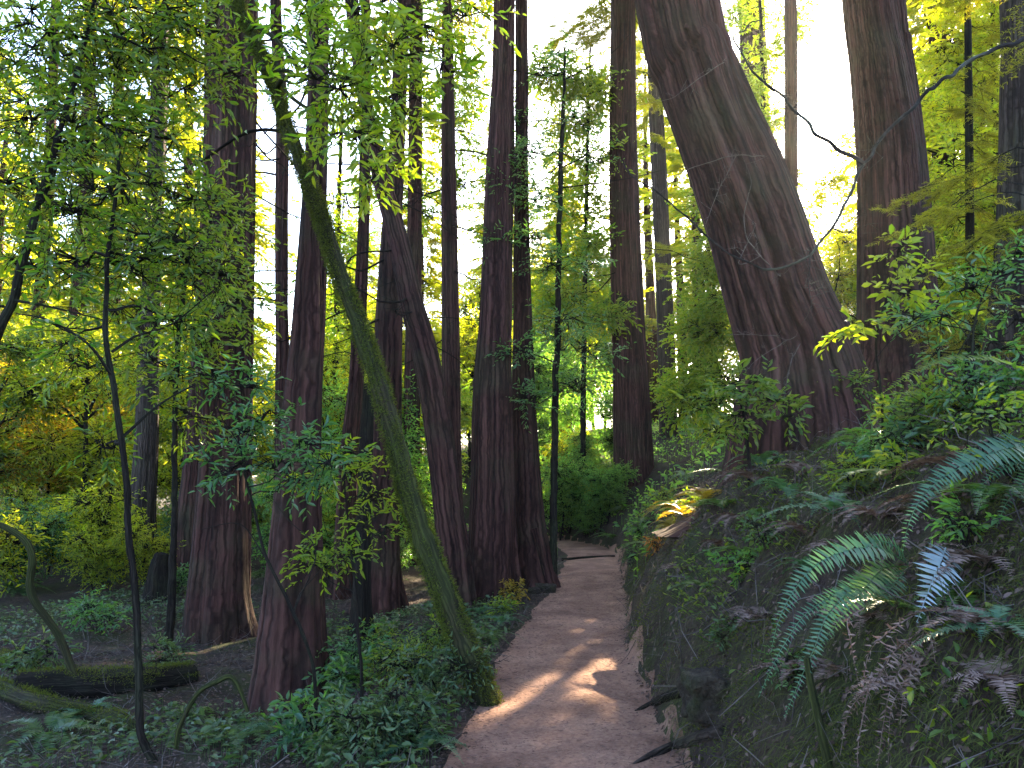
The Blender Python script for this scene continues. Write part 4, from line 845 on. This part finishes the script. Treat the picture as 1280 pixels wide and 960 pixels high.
hero_fern('dead_fern', 'dead brown fern with curled fronds hanging at the lower right', 'deadfern', [
    dict(p=[(1190, 800, .1), (1215, 850, 0), (1222, 910, -.03), (1210, 985, -.03)], w=13),
    dict(p=[(1170, 800, .1), (1150, 830, 0), (1116, 880, -.04), (1110, 960, -.05)], w=14),
    dict(p=[(1140, 770, .1), (1110, 790, 0), (1085, 820, -.04), (1078, 880, -.05)], w=12),
    dict(p=[(1180, 790, .1), (1210, 810, 0), (1240, 850, -.03), (1250, 920, -.03)], w=13),
    dict(p=[(1150, 790, .1), (1120, 812, 0), (1095, 850, -.05), (1062, 888, -.08), (1050, 945, -.08)], w=14),
    dict(p=[(1155, 790, .1), (1138, 840, -.02), (1144, 900, -.05), (1150, 985, -.05)], w=13),
    dict(p=[(1150, 800, .1), (1118, 850, -.02), (1105, 900, -.05), (1094, 985, -.05)], w=13),
    dict(p=[(1160, 770, .1), (1168, 820, 0), (1172, 850, -.02), (1158, 880, -.03)], w=14),
    dict(p=[(1160, 790, .1), (1180, 860, 0), (1166, 930, -.03), (1160, 985, -.03)], w=13),
    dict(p=[(1165, 800, .1), (1195, 880, .0), (1196, 930, -.02), (1180, 985, -.02)], w=12),
    dict(p=[(1080, 760, .05), (1060, 775, -.02), (1064, 805, -.05), (1072, 850, -.05)], w=12),
    dict(p=[(1150, 795, .1), (1115, 830, 0), (1080, 850, -.04), (1056, 870, -.06)], w=11),
    dict(p=[(1155, 800, .1), (1130, 870, -.02), (1125, 930, -.04), (1128, 985, -.04)], w=11),
    dict(p=[(1090, 840, .05), (1080, 890, -.02), (1072, 940, -.04), (1075, 985, -.04)], w=11)], 2.75, (1155, 790), curl=.6, rach=.003, wr=.2)

# ------------------------------------------------------------------ shrubs of the left verge, by hand
def verge(label, c, r, n, leaf, leafL, seed, hgt=.0, wr=.3):
    rg = np.random.default_rng(seed); p = hit(*c); t = thing('leafy_shrub', label, 'shrub', (p[0], p[1], float(ground(p[0], p[1]))), 'leafy shrubs of the verge')
    g = Geo(); gw = Geo(); gs = Geo(); gz = float(ground(p[0], p[1]))
    for k in range(5):
        az = rg.uniform(0, 6.28); q = np.array([p[0]+math.cos(az)*r*.6*rg.random(), p[1]+math.sin(az)*r*.6*rg.random(), gz+hgt+r*rg.uniform(.35, .9)])
        clump(g, gw, rg, q, r*.6, n//5, 6, leafL, wr=wr, twig_r=.002)
        W = wob(rg, [p[0], p[1], gz-.05], q, 5, .06); tube(gs, W, np.linspace(.007, .003, 5), 6, .06)
    st = gs.build('stem', M['darkbark'], t); f = g.build('foliage', M[leaf], t); gw.build('twigs', M['darkbark'], f)
for a in [('dark leafy shrub spilling round the foot of the mossy trunk', (560, 880), .34, 130, 'cover', .055, 1), ('leafy shrub in the middle of the verge left of the mossy trunk', (500, 860), .38, 150, 'bay', .05, 2), ('blue green shrub on the verge toward the shaggy redwood', (450, 850), .36, 130, 'teal', .06, 3),
          ('low shrub at the bottom of the verge beside the trail', (505, 930), .3, 120, 'cover', .06, 4), ('yellow tipped shrub high in the verge below the broad dark redwood', (470, 815), .34, 120, 'bay', .05, 5), ('round leaved shrub at the right foot of the shaggy redwood', (420, 880), .3, 100, 'teal', .075, 6),
          ('small shrub below the bent redwood at the verge', (545, 820), .3, 100, 'bay', .05, 7), ('broad leaved plant at the lower left of the verge', (400, 935), .28, 70, 'teal', .085, 8), ('dark shrub in the bottom of the picture at the trail lip', (455, 950), .3, 110, 'cover', .06, 9), ('bright yellow green tuft between the central redwoods and the trail', (640, 752), .22, 60, 'fernyellow', .06, 10), ('small yellow plant against the tall central redwood', (628, 768), .2, 50, 'sunny', .06, 11),
          ('dim shrub behind the fallen log on the left', (200, 850), .35, 90, 'cover', .06, 12), ('dim blue green shrub in the left clearing', (120, 790), .4, 110, 'teal', .07, 13), ('shrub with blue flecked leaves beneath the slim sapling', (160, 690), .45, 120, 'teal', .08, 14), ('low shrub in the left corner behind the log', (30, 850), .35, 90, 'cover', .07, 15), ('shrub between the twin stemmed redwood and the stub', (225, 740), .35, 80, 'teal', .07, 16)]:
    verge(*a)
for a in [('leafy shrub low on the bank corner by the trail', (830, 640), .28, 90, 'sunny', .05, 21), ('dark green shrub on the bank just left of the massive redwood', (880, 545), .42, 130, 'bay', .07, 22), ('shrub with copper leaves at the bank corner', (822, 690), .16, 40, 'orange', .045, 23), ('blue green shrub under the massive redwood', (965, 560), .36, 110, 'teal', .065, 24),
          ('yellow green tuft in the middle of the right bank', (1068, 612), .17, 45, 'sunny', .05, 25), ('dim shrub between the massive redwood and the thick one behind', (1075, 520), .4, 110, 'bay', .07, 26), ('blue green shrub at the right edge below the dark trunk', (1235, 520), .35, 110, 'teal', .06, 27), ('dusky shrub in the right edge of the bank', (1270, 600), .3, 90, 'bay', .05, 28), ('shrub on the bank edge at the trail corner', (790, 705), .22, 60, 'cover', .05, 29),
          ('light green plant just under the glowing yellow ferns', (868, 640), .2, 55, 'sunny', .05, 32), ('broad leaved plant on the bank above the boulder', (930, 720), .18, 40, 'mint', .06, 33),
          ('blue green plant right of the massive redwood foot', (1100, 590), .25, 70, 'teal', .07, 34), ('mossy looking tuft on the bank face under the withered ferns', (960, 690), .16, 45, 'fern', .045, 35), ('small bright plant at the top of the bank left of the pale fronds', (1120, 600), .16, 40, 'sunny', .055, 36), ('dark shrub in the hollow above the pale fronds', (1200, 545), .32, 100, 'bay', .06, 37),
          ('fresh green sprig low on the bank by the silvery frond', (1215, 690), .14, 30, 'mint', .05, 38), ('leafy tuft on the bank edge near the trail bend', (800, 675), .22, 60, 'mint', .055, 39), ('green tuft low on the bank right of the boulder', (985, 860), .12, 30, 'fern', .04, 40), ('yellow green weeds at the boulder top', (905, 810), .13, 35, 'cover', .04, 41),
          ('trailing shrub below the thick redwood by the sun', (1150, 560), .35, 100, 'bay', .06, 30)]:
    verge(*a)

# ------------------------------------------------------------------ dead limb across the leaning redwood
def limb(name, label, cat, paths, d, mat='limbwood', twn=40, seed=1, twl=(.06, .3), group=None, support=None):
    rg = np.random.default_rng(seed); g = Geo(); first = None; A_ = []; B_ = []
    for pth, r0, r1 in paths:
        P = np.array([at(a, b, d+q) for a, b, q in pth]); P, _ = resample(P, np.ones(len(P)), .09); P[1:-1] += rg.normal(0, min(.011, r0*.8), (len(P)-2, 3)); Pt, Rt, s = tube(g, P, np.linspace(r0, r1, len(P)), 10, .02, lump=r0*.3, seed=seed)
        if first is None: first = Pt[0]
        k = rg.integers(0, len(Pt), twn); dv = unit(rg.normal(0, 1, (twn, 3))*[1, .7, 1]); l = rg.uniform(*twl, (twn, 1)); mid = Pt[k]+dv*l*.5; e = mid+unit(dv+rg.normal(0, .5, (twn, 3)))*l*.5
        A_ += [Pt[k], mid]; B_ += [mid, e]; k2 = rg.integers(0, twn, twn); A_.append(mid[k2]); B_.append(mid[k2]+unit(rg.normal(0, 1, (twn, 3)))*l*.3)
    sticks(g, np.vstack(A_), np.vstack(B_), .0022, .0010)
    t = thing(name, label, cat, first, group); g.build('limb', M[mat], t)
    return t
limb('dead_branch', 'bare crooked branch bowed across the face of the massive leaning redwood', 'branch', [
    ([(1345, 10, .7), (1290, 42, .5), (1235, 66, .4), (1190, 92, .3), (1150, 125, .2), (1105, 170, .1), (1080, 205, 0), (1062, 245, -.05), (1040, 285, -.05), (1010, 315, -.05), (978, 333, 0), (950, 337, 0), (915, 318, 0), (878, 290, 0), (845, 262, .1), (800, 228, .2), (778, 200, .3)], .019, .005),
    ([(1080, 205, 0), (1050, 190, 0), (1020, 165, -.05), (1000, 140, -.05), (965, 110, 0), (935, 80, .1), (918, 50, .1), (930, 35, .1), (952, 25, .2)], .015, .004),
    ([(1040, 285, -.05), (1055, 290, 0), (1068, 286, 0)], .006, .003), ([(1012, 315, -.05), (1010, 350, 0), (1015, 385, 0)], .005, .002)], 5.4, seed=5, twn=26)
limb('dead_branch', 'brittle pale twig spray on the left face of the massive leaning redwood', 'branch', [
    ([(975, 345, .3), (960, 330, .0), (935, 300, -.05), (930, 270, -.05), (938, 230, -.05), (930, 200, 0)], .006, .002), ([(950, 320, 0), (925, 330, -.05), (945, 280, -.05)], .004, .002),
    ([(955, 195, .3), (920, 195, 0), (880, 205, 0), (850, 218, 0), (822, 245, 0)], .005, .002), ([(920, 195, 0), (895, 245, 0), (882, 280, 0)], .004, .002), ([(905, 78, .3), (870, 100, 0), (840, 122, 0), (805, 130, 0)], .004, .0015)], 6.6, mat='deadwood', seed=8, twn=12, twl=(.05, .22))
limb('dead_branch', 'thin twigs sticking out low on the massive leaning redwood', 'branch', [([(1000, 430, .5), (990, 450, .1), (985, 470, 0), (980, 500, 0)], .004, .0015), ([(975, 420, .5), (930, 418, .1), (905, 419, 0)], .004, .0015), ([(995, 420, .5), (960, 440, .1), (940, 455, 0)], .004, .0015)], 6.7, mat='deadwood', seed=9, twn=6, twl=(.05, .2))
limb('dead_branch', 'leafless twiggy branch in the glare between the two thick redwoods', 'branch', [([(1075, 400, .6), (1040, 380, 0), (1010, 340, 0), (1000, 290, 0), (1020, 250, 0)], .01, .003), ([(1040, 380, 0), (1050, 320, 0), (1035, 270, 0), (1048, 240, 0)], .007, .002), ([(1075, 430, .6), (1050, 425, 0), (1030, 400, 0)], .006, .002)], 10.2, mat='darkbark', seed=10, twn=50, twl=(.1, .45))

# ------------------------------------------------------------------ fallen wood, stump, stones, roots, log step
def log(name, label, cat, pts, mat='mossbark', seed=1, sides=20, group=None, d=None, lump=.02, moss=0):
    g = Geo(); P = []; R = []
    for a, b, w_, *q in pts:
        p = hit(a, b) if d is None else at(a, b, d+(q[0] if q else 0)); r = w_/2*((p-EYE)@FWD)/F; P.append(p+([0, 0, r*.5] if d is None else [0, 0, 0])); R.append(r)
    t = thing(name, label, cat, P[0], group); Pt, Rt, _s = tube(g, P, R, sides, .025, min(.02, R[0]*.15), .05, .2, seed, lump=lump*min(1.6, R[0]*9)); wd = g.build('wood', M[mat], t)
    if moss:
        gm = Geo(); fuzz(gm, np.random.default_rng(seed), Pt, Rt, moss, .02, .006, True); gm.build('moss', M['moss'], wd)
    return t
rng = np.random.default_rng(151)
log('fallen_log', 'dark rotting log lying behind the mossy branch in the left clearing', 'log', [(20, 872, 42), (85, 868, 42), (140, 866, 40), (190, 860, 35), (240, 850, 27)], 'darkbark', 3, 28, moss=14000)
log('fallen_branch', 'mossy fallen bough lying in front of the dark log', 'branch', [(-40, 850, 20), (10, 872, 23), (60, 890, 25), (110, 900, 25), (150, 908, 22), (185, 922, 13)], 'mossbark', 5, moss=14000)
log('fallen_log', 'mossy log end entering at the left edge above the bough', 'log', [(-40, 828, 24), (0, 830, 22), (40, 838, 16)], 'mossbark', 6, moss=5000)
log('fallen_branch', 'curved dead branch rising from the bough to the left edge', 'branch', [(108, 872, 13), (92, 840, 12), (72, 792, 11), (45, 755, 11), (37, 730, 12), (40, 700, 12), (33, 678, 11), (12, 662, 10), (-20, 648, 9)], 'mossbark', 7, 12, d=hit(108, 872)[1], lump=.01)
log('fallen_branch', 'arched stick propped on the ground left of the shaggy redwood', 'branch', [(219, 942, 7), (226, 905, 7), (248, 866, 7), (272, 852, 7), (288, 846, 7), (300, 862, 6), (310, 890, 5)], 'mossbark', 8, 10, d=hit(219, 942)[1]+.1, lump=.006)
log('fallen_branch', 'pale stick lying at the back of the left clearing', 'branch', [(150, 792, 3), (180, 775, 3), (210, 764, 2)], 'deadwood', 9, 7)
log('fallen_branch', 'grey dead stick lying beyond the twin stemmed redwood', 'branch', [(312, 735, 4), (335, 720, 4), (350, 712, 3)], 'deadwood', 10, 7)
trunk_tree('tree_stump', 'short dark broken stub beside the twin stemmed redwood', [(198, 735, 26), (199, 710, 22), (202, 692, 16)], d=12.5, seed=43, sides=24, step=.05, furrow=.015, top=0, mat='darkbark', cat='stump', sink=.2)
log('log_step', 'squared log step set across the trail at the bend', 'step', [(703, 701, 5), (735, 699, 6), (768, 697, 5)], 'darkbark', 12, 10, lump=.004)
log('tree_root', 'dark root crossing the right half of the trail', 'root', [(782, 899, 3), (800, 890, 7), (818, 882, 10), (836, 874, 13), (858, 868, 14), (880, 866, 14)], 'darkbark', 13, 10, lump=.008)
log('tree_root', 'root at the bottom edge of the trail below the bank', 'root', [(780, 966, 4), (800, 956, 10), (822, 946, 14), (848, 936, 16), (876, 926, 18), (905, 920, 18)], 'greybark', 14, 10, lump=.008)
#log('tree_root', 'knobbed root bulging from the bank foot beside the sun flecks', 'root', [(758, 842, 14), (770, 822, 26), (790, 806, 34), (812, 790, 30)], 'darkbark', 15, 14, lump=.02)
log('tree_root', 'hanging brown root column on the bank under the blue green fern', 'root', [(1008, 822, 9), (1014, 860, 11), (1024, 905, 12), (1036, 960, 12)], 'mossbark', 16, 10, d=3.0, lump=.006)
def rock(label, c, size, seed, mat='rock', name='rock', lift=.3, d=None):
    rg = np.random.default_rng(seed); p = hit(*c) if d is None else at(c[0], c[1], d); n = 64; a = np.linspace(0, 2*np.pi, n, endpoint=False); e = np.linspace(-np.pi/2, np.pi/2, 36)
    A, E = np.meshgrid(a, e); d_ = np.stack([np.cos(A)*np.cos(E), np.sin(A)*np.cos(E), np.sin(E)], -1)
    box = d_/np.max(np.abs(d_), -1, keepdims=True); sh = d_*.2+box*.8
    sh = sh+.35*(fbm(d_*1.1+seed*2, 2, seed+3)-.5)[..., None]*[1, -1, .6]; sh = sh*(1+.6*(fbm(d_*1.7+seed, 3, seed)-.5)[..., None]+.28*(fbm(d_*5+seed, 4, seed+1)-.5)[..., None])
    V = p+sh*np.asarray(size)+[0, 0, size[2]*lift]; i = (np.arange(35)[:, None]*n+np.arange(n)[None]); j = np.arange(35)[:, None]*n+(np.arange(n)[None]+1) % n
    g = Geo(); g.add(V.reshape(-1, 3), np.stack([i, j, j+n, i+n], -1).reshape(-1, 4)); o = g.build(name, M[mat]); 
    o.data.transform(__import__('mathutils').Matrix.Translation(-Vector(p))); o.location = p; tag(o, label, name)
rock('dark blocky boulder jutting from the bank foot at the trail edge', (893, 878), (.17, .15, .13), 3)
rock('grey stone at the foot of the pole thin sapling', (683, 740), (.14, .1, .08), 4)
rock('small stone beside the grey one at the sapling foot', (668, 742), (.09, .08, .06), 5)
#rock('mossy hump of earth at the lower edge of the bank', (1000, 930), (.2, .16, .14), 6)

# ------------------------------------------------------------------ what nobody could count: litter, twigs, ground cover, moss
rng = np.random.default_rng(171)
def scatter(n, xr, yr, near=1.0):
    y = yr[0]+(yr[1]-yr[0])*rng.random(n)**near; x = rng.uniform(xr[0], xr[1], n); 
    return x, y
def norm_at(x, y, e=.05):
    zx = (ground(x+e, y)-ground(x-e, y))/(2*e); zy = (ground(x, y+e)-ground(x, y-e))/(2*e); return unit(np.stack([-zx, -zy, np.ones_like(zx)], -1))
g = Geo()
x, y = scatter(110000, (-7, 6), (1.6, 15), 1.6); rel = x-pc(y); h_ = half(y)
on = np.abs(rel) < h_-.05; keep = ~on | (rng.random(len(x)) < .07+.25*sst(-.22, -.04, np.abs(rel)-h_)); x, y = x[keep], y[keep]
N = norm_at(x, y); P = np.stack([x, y, ground(x, y)], -1)+N*rng.uniform(.012, .03, (len(x), 1))
L = rng.uniform(.010, .045, len(x))*np.where(np.abs(x-pc(y)) < half(y)-.05, .5, 1); D = np.cross(N, unit(rng.normal(0, 1, N.shape)))
inst(g, LEAF, P, D, N+rng.normal(0, .45, N.shape), L, L*.5)
tag(g.build('leaf_litter', M['litter']), 'brown fallen leaves covering the forest floor and bank', 'leaf litter', kind='stuff')
g = Geo()
x, y = scatter(8000, (-6, 5.5), (1.6, 14), 1.6); keep = np.abs(x-pc(y)) > half(y); x, y = x[keep], y[keep]
N = norm_at(x, y); P = np.stack([x, y, ground(x, y)], -1)+N*.015; D = unit(np.cross(N, unit(rng.normal(0, 1, N.shape)))+N*rng.uniform(0, .6, (len(x), 1)))
L = rng.uniform(.06, .4, (len(x), 1)); m = P+D*L*.5+rng.normal(0, .015, P.shape); e = m+unit(D+rng.normal(0, .35, D.shape))*L*.5
rr = rng.uniform(.0012, .0042, len(x)); sticks(g, P, m, rr, rr*.8); sticks(g, m, e, rr*.8, rr*.4)
tag(g.build('fallen_twigs', M['twig']), 'fine dry twigs strewn over bank and clearing', 'twigs', kind='stuff')
g = Geo()
x, y = scatter(42000, (-9, 0), (3.0, 18), 1.5); rel = x-pc(y); msk = fbm(np.stack([x*.8, y*.8, x*0], -1), 3, 77)
keep = (rel < -half(y)-.05) & (msk > np.where(rel < -1.4, .55, .47)); x, y = x[keep], y[keep]; hh = rng.uniform(.01, .16, len(x))
P = np.stack([x, y, ground(x, y)+hh], -1); D = unit(rng.normal(0, 1, P.shape)*[1, 1, .3]); N = np.array([0, 0, 1.])+rng.normal(0, .4, P.shape); L = rng.uniform(.03, .085, len(x))
inst(g, LEAF, P, D, N, L, L*.55); sticks(g, P-[0, 0, .16], P, .0015, .001)
tag(g.build('ground_cover', M['cover']), 'low green ground cover of the left clearing', 'ground cover', kind='stuff')
g = Geo()
x, y = scatter(120000, (.5, 4.5), (1.8, 15), 1.5); rel = x-pc(y)-half(y); msk = fbm(np.stack([x*1.5, y*1.5, x*0], -1), 3, 79)
keep = (rel > .02) & (rel < 1.9) & (msk > .42); x, y = x[keep], y[keep]; N = norm_at(x, y); P = np.stack([x, y, ground(x, y)], -1)
D = unit(N*.35+np.array([-.35, -.1, -.75])+rng.normal(0, .3, P.shape)); L = rng.uniform(.04, .16, len(x))
inst(g, LONG, P+N*.012, D, N, L, .004)
tag(g.build('hanging_moss', M['grass']), 'stringy moss and dry grass hanging down the bank face', 'moss', kind='stuff')
g = Geo()
x, y = scatter(16000, (.8, 6.5), (2, 15), 1.4); rel = x-pc(y)-half(y); msk = fbm(np.stack([x*1.2, y*1.2, x*0], -1), 3, 83)
keep = (rel > .25) & (msk > .62); x, y = x[keep], y[keep]; hh = rng.uniform(.01, .12, len(x)); N = norm_at(x, y)
P = np.stack([x, y, ground(x, y)], -1)+N*hh[:, None]; L = rng.uniform(.025, .06, len(x))
inst(g, LEAF, P, unit(rng.normal(0, 1, P.shape)*[1, 1, .5]), np.array([0, -.2, 1.])+rng.normal(0, .4, P.shape), L, L*.55); sticks(g, P-N*.12, P, .0013, .001)
tag(g.build('bank_creeper', M['bay']), 'small leaved creeper scattered over the right bank', 'creeper', kind='stuff')
g = Geo()
n = 26000; x = rng.uniform(-16, 14, n); y = rng.uniform(9.5, 34, n); rel = np.abs(x-pc(y))-half(y); msk = fbm(np.stack([x*.5, y*.5, x*0], -1), 3, 87)
keep = (rel > .1) & (msk > .42) & ((x > pc(y)) | (y > 15)); x, y = x[keep], y[keep]; hh = rng.uniform(.02, .3, len(x)); P = np.stack([x, y, ground(x, y)+hh], -1); L = rng.uniform(.06, .14, len(x))
inst(g, LEAF, P, unit(rng.normal(0, 1, P.shape)*[1, 1, .5]), np.array([0, 0, 1.])+rng.normal(0, .5, P.shape), L, L*.55); sticks(g, P-[0, 0, .3], P, .002, .0012)
tag(g.build('slope_cover', M['mint']), 'green ground cover of the far slopes', 'ground cover', kind='stuff')
g = Geo()
x, y = scatter(150000, (.5, 5), (1.8, 13), 1.4); rel = x-pc(y)-half(y); msk = fbm(np.stack([x*1.7, y*1.7, x*0], -1), 4, 91)
keep = (rel > .0) & (rel < 2.6) & (msk > .54); x, y = x[keep], y[keep]; N = norm_at(x, y); P = np.stack([x, y, ground(x, y)], -1)
inst(g, LONG, P-N*.004, unit(N+rng.normal(0, .5, P.shape)), rng.normal(0, 1, P.shape), rng.uniform(.012, .035, len(x)), .006)
tag(g.build('moss_cushions', M['moss']), 'short green moss growing in patches on the bank', 'moss', kind='stuff')
# pebbles on the trail
g = Geo(); n = 900; y = rng.uniform(3, 14, n); x = pc(y)+rng.uniform(-.95, .95, n)*half(y); P = np.stack([x, y, ground(x, y)+.016], -1)
for a in range(3):
    inst(g, LEAF, P, rng.normal(0, 1, P.shape)*[1, 1, .1], np.array([0, 0, 1.])+rng.normal(0, .5, P.shape), rng.uniform(.008, .022, n), .012)
n = 9000; y = rng.uniform(3, 13, n)**1.0; u = np.clip(rng.normal(0, .75, n), -1.05, 1.05); x = pc(y)+u*half(y); P = np.stack([x, y, ground(x, y)+.022], -1); a = rng.uniform(0, 6.28, n); D = np.stack([np.cos(a), np.sin(a), rng.normal(0, .08, n)], -1); L = rng.uniform(.008, .04, (n, 1))
sticks(g, P, P+D*L, .0016, .0008)
tag(g.build('trail_grit', M['litter']), 'bits of bark and grit strewn on the trail', 'grit', kind='stuff')

# ------------------------------------------------------------------ haze
def haze(density):
    g = Geo(); x0, x1, y0, y1, z0, z1 = -230, 230, -45, 330, -6, 60
    V = np.array([[a, b, c] for a in (x0, x1) for b in (y0, y1) for c in (z0, z1)])
    g.add(V, np.array([[0, 1, 3, 2], [4, 6, 7, 5], [0, 4, 5, 1], [2, 3, 7, 6], [0, 2, 6, 4], [1, 5, 7, 3]]))
    m, t, out = new_mat('haze'); v = nd(t, "ShaderNodeVolumePrincipled", {'Color': (.95, .93, .88, 1), 'Density': density, 'Anisotropy': .6}); t.links.new(v.outputs[0], out.inputs['Volume'])
    tag(g.build('haze', m, smooth=False), 'thin sunlit haze between the trees', 'haze', kind='stuff')
HAZE = 0.00025
if HAZE: haze(HAZE)
